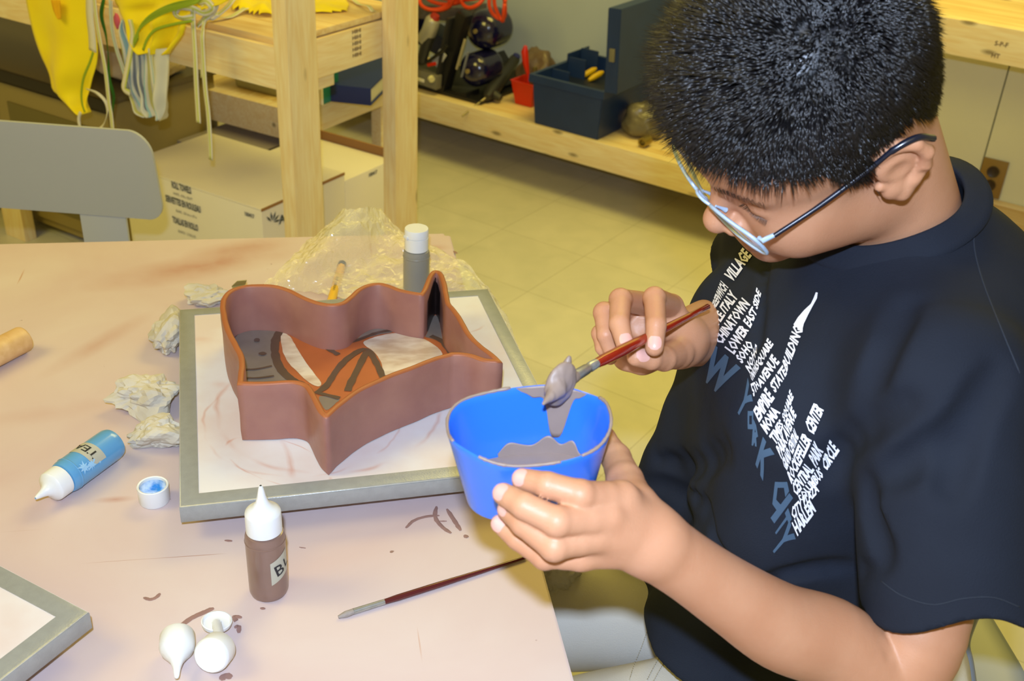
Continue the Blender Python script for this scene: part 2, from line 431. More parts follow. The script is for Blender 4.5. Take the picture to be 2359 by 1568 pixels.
for i in range(5):
    sheet_text('grade_stamp', 'HIIHI', p + D2 * 0 + np.array([0, 0, .018 - .013 * i]) - D2 * .012, D2, [0, 0, 1], .008, ink, t, off=.0008, width=.03)
# small loose board hanging under the side rail
rail('cleat', -1.60, -1.562, 1.73, 1.83, .680, .7105, MU, t, along='b')

# lower shelf level of another pine unit behind
t = thing('low_pine_shelf', (.1, 3.15, 0), 'low pine shelf frame seen between the two corner posts', 'shelf')
d2 = np.array([.64, .77, 0]); d2 /= np.linalg.norm(d2); ML = frame((0.005, 3.046, 0), d2)
box('side_rail', -.12, .42, .0, .038, .35, .439, M['pine'], t, ML, bev=.003)
box('front_rail', -.12, -.082, .038, .9, .35, .439, M['pine'], t, ML, bev=.003)
box('deck', -.08, .42, .038, .9, .426, .438, M['ply'], t, ML, bev=.001)
for x, y in ((-.08, .04), (.34, .04), (-.08, .82), (.34, .82)): box('leg', x, x + .08, y, y + .038, 0, .349, M['pine'], t, ML, bev=.002)
navy_f = mat('navy_folder', srgb(24, 44, 110), .5)
cbn = ML.inverted() @ Vector(onz(822, 192, .47)); t = thing('ring_binder', ML @ Vector((cbn.x, cbn.y, .439)), 'dark blue binder lying on the low pine shelf', 'binder')
mm = ML @ Matrix.Translation((cbn.x + .05, cbn.y + .06, .4395)) @ Matrix.Rotation(.35, 4, 'Z')
box('cover', -.16, .16, -.11, .11, 0, .004, navy_f, t, mm); box('spine', -.162, -.158, -.11, .11, .0, .05, navy_f, t, mm); box('cover', -.16, .16, -.11, .11, .046, .05, navy_f, t, mm)
box('pages', -.156, .15, -.105, .105, .0045, .0455, mat('paper_edges', srgb(200, 196, 180), .8), t, mm)

# ------------------------------------------------------------------ metal chair (left)
steel = mat('grey_enamel', srgb(176, 180, 190), .38, spec=.4, var=.02, vscale=4)
t = thing('metal_chair', (-.5, 1.80, 0), 'grey enamelled metal chair with a rounded back panel, behind the table', 'chair')
def rrect(w, h, r, n=8):
    pts = []
    for cx_, cy_, a0 in ((w / 2 - r, h / 2 - r, 0), (-w / 2 + r, h / 2 - r, 90), (-w / 2 + r, -h / 2 + r, 180), (w / 2 - r, -h / 2 + r, 270)):
        for i in range(n + 1): a = math.radians(a0 + 90 * i / n); pts.append((cx_ + r * math.cos(a), cy_ + r * math.sin(a)))
    return pts
chR = cp(362, 410, 1.86); chx = cp(0, 400, 1.88) - chR; chx[2] = 0; chx /= np.linalg.norm(chx); chx = -chx
wB = .40; cB = chR - chx * wB / 2 * 1.0; cB[2] = float((cp(340, 320, 1.85)[2] + cp(330, 523, 1.85)[2]) / 2)
hB = .172
chy = np.cross([0, 0, 1], chx)
def chp(x, y, z): return cB + chx * x + chy * y + np.array([0, 0, z])
V = []; F = []
bm = bmesh.new(); prf = rrect(wB, hB, .04, 8)
front = [bm.verts.new(chp(x, -.02 * (1 - (2 * x / wB) ** 2) * -1.6 + z * -.15, z)) for x, z in prf]
f0 = bm.faces.new(front); r = bmesh.ops.extrude_face_region(bm, geom=[f0])
for v in r['geom']:
    if isinstance(v, bmesh.types.BMVert): v.co += Vector(chy) * .007
bmesh.ops.triangulate(bm, faces=[f for f in bm.faces if len(f.verts) > 4])
autosmooth(bmobj('backrest', bm, steel, t), 50)
xb = float((cp(190, 540, 1.86) - cB) @ chx)
box('back_bracket', xb - .042, xb + .042, .026, .034, -.33, -.03, steel, t, frame(cB, chx), bev=.003)
sm_ = frame(cB + np.array([0, 0, 0]) + chx * xb, chx)
box('seat', -.2, .2, -.42, .03, -.38 - .012, -.36, steel, t, sm_, bev=.008, seg=3)
zs = cB[2] - .372
for sx in (-.17, .17):
    for y0, y1 in ((-.05, .02), (-.36, -.42)):
        tube('leg', [sm_ @ Vector((sx, y0, -.38)), sm_ @ Vector((sx * 1.15, y1, -cB[2] + .011))], .011, steel, t)

# ------------------------------------------------------------------ cartons
card = mat('white_carton', srgb(240, 234, 222), .8, var=.03, vscale=6, bump=.05)
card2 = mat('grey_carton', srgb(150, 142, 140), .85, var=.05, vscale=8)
brown = mat('kraft_edge', srgb(160, 118, 70), .9)
print_k = mat('carton_ink', srgb(70, 74, 66), .8)
def carton(name, lab, Oc, xd, lx, ly, h, m, z0=0, group=None, flap=True):
    t = thing(name, Oc, lab, 'box', group); MM = frame(Oc, xd)
    box('body', 0, lx, 0, ly, z0, z0 + h, m, t, MM, bev=.004)
    return t, MM
zc = .385
Nc = onz(603, 487, zc); Lc = onz(287, 306, zc)
t, MM = carton('towel_carton', 'big white printed carton on the floor under the corner shelf, front left of the pair', (Nc[0], Nc[1], 0), -D1, .47, .30, zc, card)
# frame(-D1) has y = z x (-D1) = -D2 -> shift so that the box extends backwards
for ch in list(t.children):
    ch.matrix_world = frame((Nc[0], Nc[1], 0), -D1) @ Matrix.Translation((0, -.30, 0))
FL = lambda u, z: np.array([Nc[0], Nc[1], 0]) - D1 * u + np.array([0, 0, z])   # front-left face
def ftxt(s, px, py, h, width=None, bold=.03):
    p = onpl(px, py, (Nc[0], Nc[1], 0), D2); sheet_text('printed_text', s, p - D2 * .001, D1, [0, 0, 1], h, print_k, t, bold, width, off=.0012)
ftxt('ROLL TOWELS', 398, 432, .017, .066); ftxt('SERVIETTES EN ROULEAU', 384, 463, .017, .12); ftxt('TOALLAS EN ROLLO', 400, 512, .017, .088)
ftxt('WHITE - 8 IN x 350 FT', 401, 447, .007, .066, 0); ftxt('BLANC - 203 mm x 107 m', 408, 487, .007, .07, 0); ftxt('BLANCO - 12 ROLLOS', 413, 534, .007, .06, 0)
ftxt('100417', 566, 496, .010, .03)
def rtxt(s, px, py, h, width=None, bold=.03, m=None):
    p = onpl(px, py, (Nc[0], Nc[1], 0), D1); sheet_text('printed_text', s, p + D1 * .001, D2, [0, 0, 1], h, m or print_k, t, bold, width, off=.0012)
rtxt('ARROW', 642, 517, .02, .12)
lp = onpl(627, 512, (Nc[0], Nc[1], 0), D1)
gs = []
for ang in (95, 60, 25, 130, -5):
    a = math.radians(ang); d = D2 * math.cos(a) + np.array([0, 0, math.sin(a)]); q = D2 * -math.sin(a) + np.array([0, 0, math.cos(a)])
    gs.append(([lp + D1 * .0015 + d * .004, lp + D1 * .0015 + d * .016 + q * .003, lp + D1 * .0015 + d * .028, lp + D1 * .0015 + d * .016 - q * .003], [(0, 1, 2, 3)]))
v, f = merge_geo(gs); mesh('leaf_emblem', v, f, print_k, t, False)
# open top flap: a lighter folded sheet with brown edge
box('flap', .0, .47, -.30, -.0, zc + .001, zc + .005, card, t, frame((Nc[0], Nc[1], 0), -D1), bev=.001)
box('torn_edge', -.001, .0015, -.30, -.0, zc - .001, zc + .0055, brown, t, frame((Nc[0], Nc[1], 0), -D1), bev=0)
# second carton, to the right behind the post
q0 = onz(745, 432, zc - .005); a_ = Nc[:2] @ D1[:2]; b2 = Nc[:2] @ D2[:2] + .305
t2 = t = thing('towel_carton', upnt(a_ - .2, b2 + .1, 0), 'white carton seen between the two corner posts, its near end printed small', 'box')
box('body', a_ - .30, a_ - .004, b2, b2 + .20, 0, zc - .02, card, t, MU, bev=.004)
box('lid_flap', a_ - .30, a_ - .004, b2 + .2005, b2 + .206, zc - .06, zc + .004, brown, t, MU, bev=.001)
def r2(s, px, py, h, width, bold=.03):
    p = onpl(px, py, upnt(a_ - .004, 0, 0), D1); sheet_text('printed_text', s, p, D2, [0, 0, 1], h, print_k, t, bold, width, off=.001)
r2('ROLL TOWELS', 765, 482, .010, .05); r2('12 ROLLS', 752, 500, .006, .04, 0); r2('100417', 850, 408, .010, .035)
# grey carton behind
g0 = onz(560, 300, .42)
t = thing('grey_carton', (g0[0], g0[1], 0), 'dull grey carton standing in the shade behind the white cartons', 'box')
ga, gb = g0 @ D1, g0 @ D2
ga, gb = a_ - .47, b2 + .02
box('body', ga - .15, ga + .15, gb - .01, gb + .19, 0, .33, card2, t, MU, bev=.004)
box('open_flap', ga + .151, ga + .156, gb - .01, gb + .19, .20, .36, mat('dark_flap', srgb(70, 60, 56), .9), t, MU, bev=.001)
# plastic tub and teal box on floor-stack behind
tub = mat('cloudy_plastic', srgb(190, 190, 160), .3, alpha=.75)
MLi = ML.inverted(); zd = .4385
def onml(px, py): return MLi @ Vector(onz(px, py, zd))
p_ = onml(500, 235); q_ = onml(560, 258)
t = thing('storage_tub', ML @ Vector((.06, (p_.y + q_.y) / 2, zd)), 'cloudy clear plastic storage tub on the low shelf behind the cartons', 'tub')
box('tub_wall', -.05, .17, q_.y + .01, p_.y + .06, zd, zd + .10, tub, t, ML, bev=.015, seg=4); box('lid', -.055, .175, q_.y + .006, p_.y + .064, zd + .1005, zd + .112, tub, t, ML, bev=.004)
teal = mat('teal_card', srgb(20, 116, 112), .6, var=.1)
p2_ = onml(655, 285)
t = thing('teal_box', ML @ Vector((.06, (p2_.y + q_.y) / 2, zd)), 'teal storage box with a pale end panel on the low shelf, beside the tub', 'box')
box('body', -.02, .05, p2_.y + .02, q_.y - .006, zd, zd + .115, teal, t, ML, bev=.004); box('end_panel', -.0265, -.0205, p2_.y + .02, p2_.y + .05, zd, zd + .11, card, t, ML, bev=.002)

# ------------------------------------------------------------------ low metal cabinet at far left
dm = mat('brown_metal', srgb(92, 82, 60), .35, var=.1, vscale=4); dm2 = mat('tan_metal', srgb(150, 134, 84), .45); drk = mat('dark_trim', srgb(40, 34, 26), .5)
t = thing('metal_cabinet', upnt(-2.6, 2.0, 0), 'low brown metal cabinet with framed doors beneath the corner shelf', 'cabinet')
box('top', -3.3, -2.30, 1.80, 2.20, .482, .50, dm, t, MU, bev=.003)
box('body', -3.28, -2.32, 1.83, 2.19, .03, .478, dm2, t, MU, bev=.004)
box('edge_trim', -3.3, -2.30, 1.792, 1.80, .466, .497, drk, t, MU, bev=.002)
for a0 in (-3.27, -2.80):
    d = box('door', a0, a0 + .47, 1.815, 1.829, .06, .45, dm2, t, MU, bev=.004)
    box('door_panel', a0 + .05, a0 + .42, 1.811, 1.8145, .10, .40, mat('olive_panel', srgb(112, 102, 56), .5), d, MU, bev=.002)
for a in (-3.2, -2.36): box('foot', a - .02, a + .02, 1.86, 2.17, 0, .03, drk, t, MU)
fabric = mat('cream_fabric', srgb(206, 188, 160), .9, var=.1, bump=.3, bscale=30)
bm = bmesh.new(); bmesh.ops.create_icosphere(bm, subdivisions=4, radius=1)
for v in bm.verts:
    n_ = mnoise.noise(v.co * 1.5) * .35 + mnoise.noise(v.co * 4) * .12; v.co *= 1 + n_
    v.co = Vector(upnt(-2.42, 2.0, .56)) + Vector(D1) * v.co.x * .17 + Vector(D2) * v.co.y * .12 + Vector((0, 0, max(v.co.z, -.85) * .065))
tag(bmobj('cloth_bundle', bm, fabric), 'cream cloth bundle lying on the low brown cabinet', 'cloth')
bm = bmesh.new(); bmesh.ops.create_uvsphere(bm, u_segments=24, v_segments=16, radius=.035)
bmesh.ops.translate(bm, verts=bm.verts, vec=Vector(onz(45, 42, .035))); tag(bmobj('dark_caster', bm, black), 'dark round caster on the floor at the far left', 'caster')
# ------------------------------------------------------------------ aprons on the corner shelf
def apron_mat(name, c1, c2):
    return mat(name, c1, .75, col2=c2, vscale=14, bump=.15, bscale=500, sheen=.1)
yel = apron_mat('yellow_cotton', srgb(252, 232, 10), srgb(250, 226, 6))
green = mat('green_binding', srgb(150, 176, 40), .8); white_t = mat('white_tape', srgb(222, 218, 204), .85); lime = mat('lime_stripe', srgb(196, 204, 110), .85)
blue_t = mat('pale_blue_stripe', srgb(150, 190, 205), .85); dgreen = mat('dark_green_tape', srgb(50, 110, 20), .8)
def cloth_px(name, rows, b, m, parent=None, nx=26, sub=3, fold=.012, ff=2.2, seed=1, mats=None, stripe=None, ph=0., thick=.0012, tilt=0.):
    """rows: (y, x left, x right) in the vertical plane at depth b of the shelving; folds give it depth"""
    R = catmull(rows, sub); V = []; F = []; fm = []
    for j, (y, xl, xr) in enumerate(R):
        for i in range(nx + 1):
            s = i / nx; p = onpl(xl + (xr - xl) * s, y, upnt(0, b, 0), D2)
            tt = j / (len(R) - 1)
            off = fold * (math.sin(s * ff * 2 * PI + ph + tt * 1.5) * (.35 + .65 * tt) + .4 * mnoise.noise(Vector((s * 4, tt * 5, seed)))) + tilt * tt
            V.append(p + D2 * off)
    for j in range(len(R) - 1):
        for i in range(nx):
            F.append((j * (nx + 1) + i, (j + 1) * (nx + 1) + i, (j + 1) * (nx + 1) + i + 1, j * (nx + 1) + i + 1)); fm.append(stripe(i) if stripe else 0)
    o = mesh(name, V, F, m, parent, True, None, mats, fm if stripe else None)
    md = o.modifiers.new('solid', 'SOLIDIFY'); md.thickness = thick; md.offset = 0
    return o
def ribbon_px(name, pts, wpx, b, mats, parent, stripes, per=5, twist=0, sd=0):
    """striped tape following a pixel path in the plane at depth b"""
    P = catmull([(x, y, bb if len(q) > 2 else b) for q in pts for (x, y, bb) in [(q[0], q[1], q[2] if len(q) > 2 else b)]], per)
    W = [onpl(x, y, upnt(0, bb, 0), D2) for x, y, bb in P]; n = len(stripes); V = []; F = []; fm = []
    for i, p in enumerate(W):
        tg = W[min(i + 1, len(W) - 1)] - W[max(i - 1, 0)]; tg /= np.linalg.norm(tg) + 1e-9
        sd_ = np.cross(tg, D2); sd_ /= np.linalg.norm(sd_) + 1e-9
        a = twist * math.sin(i * .35 + sd); sv = sd_ * math.cos(a) + D2 * math.sin(a)
        for k in range(n + 1): V.append(p + sv * (k / n - .5) * wpx)
    for i in range(len(W) - 1):
        for k in range(n): F.append((i * (n + 1) + k, i * (n + 1) + k + 1, (i + 1) * (n + 1) + k + 1, (i + 1) * (n + 1) + k)); fm.append(stripes[k])
    o = mesh(name, V, F, None, parent, True, None, mats, fm)
    md = o.modifiers.new('solid', 'SOLIDIFY'); md.thickness = .0009; md.offset = 0
    return o
TP = [white_t, lime, blue_t]
AP1 = thing('apron', upnt(-2.2, 1.60, .80), 'plain yellow apron hanging point-down over the shelf front at far left', 'apron')
cloth_px('apron_cloth', [(-60, 48, 215), (0, 55, 205), (60, 66, 210), (110, 80, 216), (150, 92, 213), (185, 103, 203), (213, 113, 195), (232, 140, 190), (248, 166, 190), (262, 190, 197)], 1.585, yel, AP1, fold=.02, ff=1.1, ph=.6)
ribbon_px('edge_binding', [(215, 120, 1.575), (208, 142, 1.575), (193, 180, 1.575), (188, 215, 1.575), (190, 240, 1.575), (196, 258, 1.575)], .006, 1.575, [green], AP1, [0])
cloth_px('shade_strip', [(0, 118, 138), (20, 122, 139), (36, 128, 140), (44, 134, 140)], 1.560, mat('orange_shadow_cotton', srgb(236, 180, 10), .8), AP1, nx=8, fold=.002)  # narrow orange strip, shadow painted as colour on the yellow apron
ribbon_px('apron_tie', [(208, -30), (207, 30), (212, 80), (214, 118)], .023, 1.565, TP, AP1, [0, 0])
ribbon_px('apron_tie', [(215, -30), (222, 40), (232, 100), (243, 160), (250, 222), (252, 240), (256, 262), (260, 300)], .012, 1.560, TP, AP1, [0, 1, 0])
ribbon_px('apron_tie', [(186, 258), (182, 275), (188, 298), (210, 304), (235, 292), (247, 262), (244, 235), (225, 215), (200, 205)], .007, 1.57, TP, AP1, [0, 0], twist=.8)
ribbon_px('apron_tie', [(240, -5), (234, 35), (244, 80), (250, 130), (252, 180), (262, 220), (260, 250), (257, 285), (261, 305)], .008, 1.575, [dgreen], AP1, [0], twist=.5)

AP2 = thing('apron', upnt(-1.85, 1.62, .82), 'yellow apron with green piping heaped over the shelf edge beside striped ties', 'apron')
cloth_px('apron_cloth', [(-50, 250, 560), (0, 258, 532), (18, 268, 480), (35, 275, 455), (52, 283, 440), (75, 293, 432), (98, 306, 415), (112, 318, 404), (122, 330, 396)], 1.59, yel, AP2, fold=.02, ff=2.4, ph=2)
for k in range(5):
    ribbon_px('green_piping', [(470 - 4 * k, -5 + k * 3, 1.55), (400 - 6 * k, 8 + 6 * k, 1.55), (350 - 5 * k, 32 + 7 * k, 1.55), (322 - 3 * k, 62 + 7 * k, 1.55), (318 - 2 * k, 92 + 4 * k, 1.55)], .0032, 1.55, [green], AP2, [0], twist=.4, sd=k)
ribbon_px('green_piping', [(442, 48, 1.555), (400, 56, 1.555), (360, 68, 1.555), (340, 90, 1.555), (330, 116, 1.555)], .006, 1.555, [green], AP2, [0])
AP3 = thing('apron', upnt(-1.85, 1.6, .75), 'blue and white striped apron bunched in a hanging fold below the yellow one', 'apron')
st = [mat('stripe_white', srgb(214, 214, 206), .85), mat('stripe_blue', srgb(150, 188, 204), .85), mat('stripe_cream', srgb(200, 196, 120), .85), mat('stripe_grey', srgb(130, 136, 150), .85)]
pat = [0, 1, 0, 3, 0, 2, 0, 1, 1, 0, 2, 0, 0, 3]
cloth_px('striped_cloth', [(45, 284, 302), (70, 278, 320), (110, 281, 345), (160, 290, 352), (205, 300, 352), (235, 316, 352), (255, 324, 358), (266, 345, 362)], 1.60, None, AP3, nx=42, fold=.02, ff=4, mats=st, stripe=lambda i: pat[i % 14], ph=1)
cloth_px('striped_cloth', [(112, 340, 391), (150, 342, 391), (200, 346, 390), (240, 350, 390), (262, 358, 386), (275, 366, 380)], 1.585, None, AP3, nx=30, fold=.014, ff=1.5, mats=st, stripe=lambda i: [0, 0, 1, 0, 0, 0, 2, 0][i % 8] if i < 14 else 0, ph=.3)
ribbon_px('apron_tie', [(255, 0), (258, 60), (268, 110), (284, 160), (297, 205)], .012, 1.58, [st[0], st[1], st[3]], AP3, [0, 1, 0, 2, 0])
ribbon_px('apron_tie', [(300, 45), (306, 80), (297, 140), (288, 185), (286, 205), (300, 215)], .014, 1.57, TP, AP3, [0, 0, 1])
AP4 = thing('apron', upnt(-1.8, 1.7, .82), 'yellow apron lying flat on the corner shelf with long lime-striped ties hanging down', 'apron')
ribbon_px('apron_tie', [(445, 22, 1.57), (446, 60, 1.57), (450, 130), (453, 200), (456, 250), (458, 283)], .0135, 1.565, TP, AP4, [0, 1, 0])
ribbon_px('apron_tie', [(500, 30, 1.62), (480, 45, 1.60), (467, 75), (468, 120), (473, 200), (480, 260), (484, 320), (486, 368)], .0125, 1.56, TP, AP4, [0, 1, 0])
ribbon_px('apron_tie', [(470, 50), (465, 90), (466, 130), (466, 180)], .008, 1.57, TP, AP4, [0, 1, 0])
ribbon_px('tie_bow', [(446, 40, 1.57), (420, 42, 1.56), (405, 32, 1.56), (412, 18, 1.56), (440, 18, 1.57), (470, 30, 1.58), (490, 20, 1.58), (475, 2, 1.58), (455, 8, 1.58)], .013, 1.57, TP, AP4, [0, 1, 0], twist=.7)
ribbon_px('tie_bow', [(540, -5, 1.66), (525, 15, 1.64), (500, 35, 1.62), (480, 40, 1.6), (468, 22, 1.59), (478, 5, 1.6), (498, 0, 1.6), (492, 25, 1.6), (470, 45, 1.59), (455, 60, 1.58)], .013, 1.6, TP, AP4, [0, 1, 0], twist=.6, sd=2)
# tie and cloth lying on the deck
def deck_ribbon(name, pts, wd, mats, parent, stripes, z=.8175, lift=.004):
    P = catmull(pts, 5); Wd = [onz(x, y, z) + np.array([0, 0, lift * (1 + math.sin(i * .8))]) for i, (x, y) in enumerate(P)]
    n = len(stripes); V = []; F = []; fm = []
    for i, p in enumerate(Wd):
        tg = Wd[min(i + 1, len(Wd) - 1)] - Wd[max(i - 1, 0)]; s_ = np.cross(tg, [0, 0, 1]); s_ /= np.linalg.norm(s_) + 1e-9
        for k in range(n + 1): V.append(p + s_ * (k / n - .5) * wd)
    for i in range(len(Wd) - 1):
        for k in range(n): F.append((i * (n + 1) + k, i * (n + 1) + k + 1, (i + 1) * (n + 1) + k + 1, (i + 1) * (n + 1) + k)); fm.append(stripes[k])
    o = mesh(name, V, F, None, parent, True, None, mats, fm); md = o.modifiers.new('s', 'SOLIDIFY'); md.thickness = .001; md.offset = 0; return o
deck_ribbon('apron_tie', [(480, 50), (520, 42), (570, 26), (610, 10), (650, -5)], .013, TP, AP4, [0, 1, 0])
deck_ribbon('apron_tie', [(790, -15), (820, 5), (850, 22), (862, 27)], .010, TP, AP4, [0, 1, 0])
def heap(name, outline, z, hgt, m, parent, seed=0, n=44):
    """cloth lying in soft folds on a horizontal surface inside a pixel outline"""
    poly = [onz(x, y, z)[:2] for x, y in outline]; P = np.array(poly); lo = P.min(0); hi = P.max(0); V = []; F = []; idx = {}
    def inside(p):
        c = False
        for i in range(len(P)):
            a, b_ = P[i], P[i - 1]
            if (a[1] > p[1]) != (b_[1] > p[1]) and p[0] < (b_[0] - a[0]) * (p[1] - a[1]) / (b_[1] - a[1]) + a[0]: c = not c
        return c
    def edge(p):
        d = 9
        for i in range(len(P)):
            a, b_ = P[i - 1], P[i]; ab = b_ - a; t_ = np.clip((p - a) @ ab / (ab @ ab), 0, 1); d = min(d, np.linalg.norm(p - a - t_ * ab))
        return d
    for j in range(n + 1):
        for i in range(n + 1):
            p = lo + (hi - lo) * np.array([i / n, j / n])
            if inside(p):
                e = min(edge(p) / .02, 1); h_ = hgt * e ** .6 * (.55 + .5 * abs(mnoise.noise(Vector((p[0] * 22, p[1] * 22, seed)))) * 2)
                idx[i, j] = len(V); V.append((p[0], p[1], z + .0006 + h_))
    for j in range(n):
        for i in range(n):
            q = [(i, j), (i + 1, j), (i + 1, j + 1), (i, j + 1)]
            if all(k in idx for k in q): F.append(tuple(idx[k] for k in q))
    o = mesh(name, V, F, m, parent); md = o.modifiers.new('s', 'SOLIDIFY'); md.thickness = .0012; md.offset = 1; return o
heap('apron_cloth', [(540, -60), (535, 25), (560, 30), (600, 40), (632, 42), (640, -60)], .8155, .02, yel, AP4, 1)
AP5 = thing('apron', onz(760, 5, .815), 'yellow apron folded flat on the corner shelf right of the corner post', 'apron')
heap('apron_cloth', [(690, -40), (700, 28), (745, 32), (800, 28), (806, 12), (770, -40)], .8155, .008, yel, AP5, 3)
pk = mat('pink_felt', srgb(222, 100, 120), .9)
bm = bmesh.new(); bmesh.ops.create_icosphere(bm, subdivisions=3, radius=1)
pc = onpl(270, 48, upnt(0, 1.61, 0), D2)
for v in bm.verts: v.co = Vector(pc) + Vector(D1) * v.co.x * .008 + Vector(D2) * v.co.y * .006 + Vector((0, 0, v.co.z * .017)) * (1 + .3 * mnoise.noise(v.co * 2))
tag(bmobj('felt_flower', bm, pk), 'small pink felt scrap hanging at the shelf edge', 'felt scrap')

# ------------------------------------------------------------------ things on the low wall shelf
ZS = .2295
def sp(px, py, z=ZS): return onz(px, py, z)
tb = mat('slate_blue_plastic', srgb(30, 54, 104), .42, var=.12, vscale=12); tb2 = mat('dark_blue_plastic', srgb(20, 30, 58), .45)
A0 = -1.925; A1 = -1.655; B0 = 2.952; B1 = 3.30; HZ = .165
t = thing('toolbox', wp((A0 + A1) / 2, (B0 + B1) / 2, ZS), 'open slate-blue plastic toolbox with its lid standing up, on the low shelf', 'toolbox')
def shellbox(name, a0, a1, b0, b1, z0, z1, th, m, parent, MM, taper=.0):
    bm = bmesh.new()
    def ring(i, z, tp): return [bm.verts.new((x, y, z)) for x, y in ((a0 + i + tp, b0 + i + tp), (a1 - i - tp, b0 + i + tp), (a1 - i - tp, b1 - i - tp), (a0 + i + tp, b1 - i - tp))]
    r = [ring(0, z0, taper), ring(0, z1, 0), ring(th, z1, 0), ring(th, z0 + th, taper)]
    for p, q in zip(r, r[1:]):
        for k in range(4): bm.faces.new([p[k], p[(k + 1) % 4], q[(k + 1) % 4], q[k]])
    bm.faces.new(r[0]); bm.faces.new(r[3])
    bmesh.ops.recalc_face_normals(bm, faces=bm.faces); bmesh.ops.bevel(bm, geom=bm.edges[:], offset=min(th * .3, .003), segments=2, affect='EDGES')
    return autosmooth(bmobj(name, bm, m, parent, True, MM), 50)
shellbox('tray_body', A0, A1, B0, B1, ZS, ZS + HZ, .006, tb, t, MW, .012)
bm = bmesh.new()
def rg(i, z): return [bm.verts.new((x, y, z)) for x, y in ((A0 - i, B0 - i), (A1 + i, B0 - i), (A1 + i, B1 + i), (A0 - i, B1 + i))]
r_ = [rg(-.006, ZS + HZ - .01), rg(-.006, ZS + HZ + .003), rg(.008, ZS + HZ + .003), rg(.009, ZS + HZ - .022), rg(.0005, ZS + HZ - .022)]
for p, q in zip(r_, r_[1:]):
    for k in range(4): bm.faces.new([p[k], p[(k + 1) % 4], q[(k + 1) % 4], q[k]])
autosmooth(bmobj('rim', bm, tb, t, True, MW), 50)
for bb, h_ in ((3.06, .0), (3.16, .02), (3.24, .035)): box('divider', A0 + .007, A0 + .075, bb, bb + .006, ZS + .05, ZS + HZ + h_, tb, t, MW)
box('raised_side', A0 + .001, A0 + .006, 3.16, B1 - .002, ZS + HZ, ZS + HZ + .03, tb, t, MW)
lid = shellbox('lid', -.0, .26, .0, .356, 0, .045, .005, tb, t, MW @ Matrix.Translation((A1 + .052, B0 - .004, ZS + HZ + .004)) @ Matrix.Rotation(math.radians(-93), 4, 'Y'))
box('latch', .10, .14, -.008, -.001, .012, .03, mat('tan_latch', srgb(120, 116, 96), .5), lid, lid.matrix_world.copy())
box('inner_tray', A0 + .012, A1 - .012, B0 + .12, B1 - .015, ZS + .08, ZS + .12, tb2, t, MW, bev=.004)
yp = mat('yellow_plastic', srgb(216, 176, 10), .4)
for i, (px, py) in enumerate(((1306, 158), (1319, 156), (1356, 168), (1372, 176))):
    c = onz(px, py, ZS + HZ - .03); d = Vector(W1 * .3 + W2 * .8 + np.array([0, 0, .3])).normalized()
    o = tube('hand_tool', [Vector(c) - d * .03, Vector(c) - d * .01, Vector(c) + d * .02, Vector(c) + d * .035], [.006, .011, .011, .005], yp)
    tag(o, ['yellow tool handle at the near left in the toolbox', 'yellow tool handle second from the left in the toolbox', 'yellow tool handle third from the left in the toolbox', 'yellow tool handle against the toolbox lid'][i], 'tool handle', 'yellow tool handles in the toolbox')
def wrinkled(name, c, ax, m, label, cat, seed, sub=4, amp=.3, fz=1.6, parent=None):
    bm = bmesh.new(); bmesh.ops.create_icosphere(bm, subdivisions=sub, radius=1)
    for v in bm.verts:
        n_ = 1 + amp * mnoise.noise(v.co * fz + Vector((seed, 0, 0))) + amp * .5 * abs(mnoise.noise(v.co * fz * 2.7 + Vector((0, seed, 0))))
        q = v.co * n_; v.co = Vector(c) + Vector(W1) * q.x * ax[0] + Vector(W2) * q.y * ax[1] + Vector((0, 0, max(q.z, -.8) * ax[2]))
    return tag(bmobj(name, bm, m), label, cat)
gr = mat('grey_film', srgb(120, 112, 90), .3, spec=.7, var=.2, vscale=30)
c = sp(1462, 318); wrinkled('plastic_bag', c + np.array([0, 0, .05]) + W2 * .05, (.075, .06, .06), gr, 'crumpled grey plastic bag on the low shelf right of the toolbox', 'bag', 3)
c = sp(1500, 335); o = lathe('pipe_fitting', [(.010, 0), (.016, 0), (.016, .04), (.010, .04)], mat('brass_fitting', srgb(160, 140, 80), .3, metal=.8), None, MW @ Matrix.Translation((c @ W1 - .012, c @ W2 - .0, ZS + .017)) @ Matrix.Rotation(PI / 2, 4, 'X'), closed=True)
tag(o, 'short brass pipe fitting lying on the low shelf near the grey bag', 'fitting')
wrinkled('wrapped_bundle', sp(1590, 395) + W2 * .17 + np.array([0, 0, .055]), (.11, .07, .065), mat('brown_wrap', srgb(90, 74, 40), .6, var=.3), 'brown wrapped bundle on the low shelf beyond the glasses', 'bundle', 9)
wrinkled('rag_bag', wp(-2.0, 3.22, ZS + .075) - W1 * .08, (.07, .05, .09), mat('mauve_film', srgb(110, 92, 76), .35, var=.25, vscale=14), 'mauve-brown bag leaning on the wall behind the toolbox', 'bag', 5)
redp = mat('red_plastic', srgb(206, 40, 12), .35)
rc = sp(1195, 245); ra, rb_ = rc @ W1, rc @ W2
t = thing('tool_caddy', rc, 'small red plastic caddy on the low shelf left of the toolbox', 'caddy')
bm = bmesh.new(); ra += .005; ra_ = ra
def ring(s, z): return [bm.verts.new(tuple(wp(ra_ + x * s, rb_ + .055 + y * s, z))) for x, y in ((-.047, -.047), (.047, -.047), (.047, .047), (-.047, .047))]
r_ = [ring(.72, ZS), ring(1.0, ZS + .082), ring(1.08, ZS + .084), ring(.94, ZS + .084), ring(.68, ZS + .006)]
for p, q in zip(r_, r_[1:]):
    for k in range(4): bm.faces.new([p[k], p[(k + 1) % 4], q[(k + 1) % 4], q[k]])
bm.faces.new(r_[0]); bm.faces.new(r_[-1]); autosmooth(bmobj('basket', bm, redp, t), 40)
c = wp(ra_, rb_ + .055, ZS + .012)
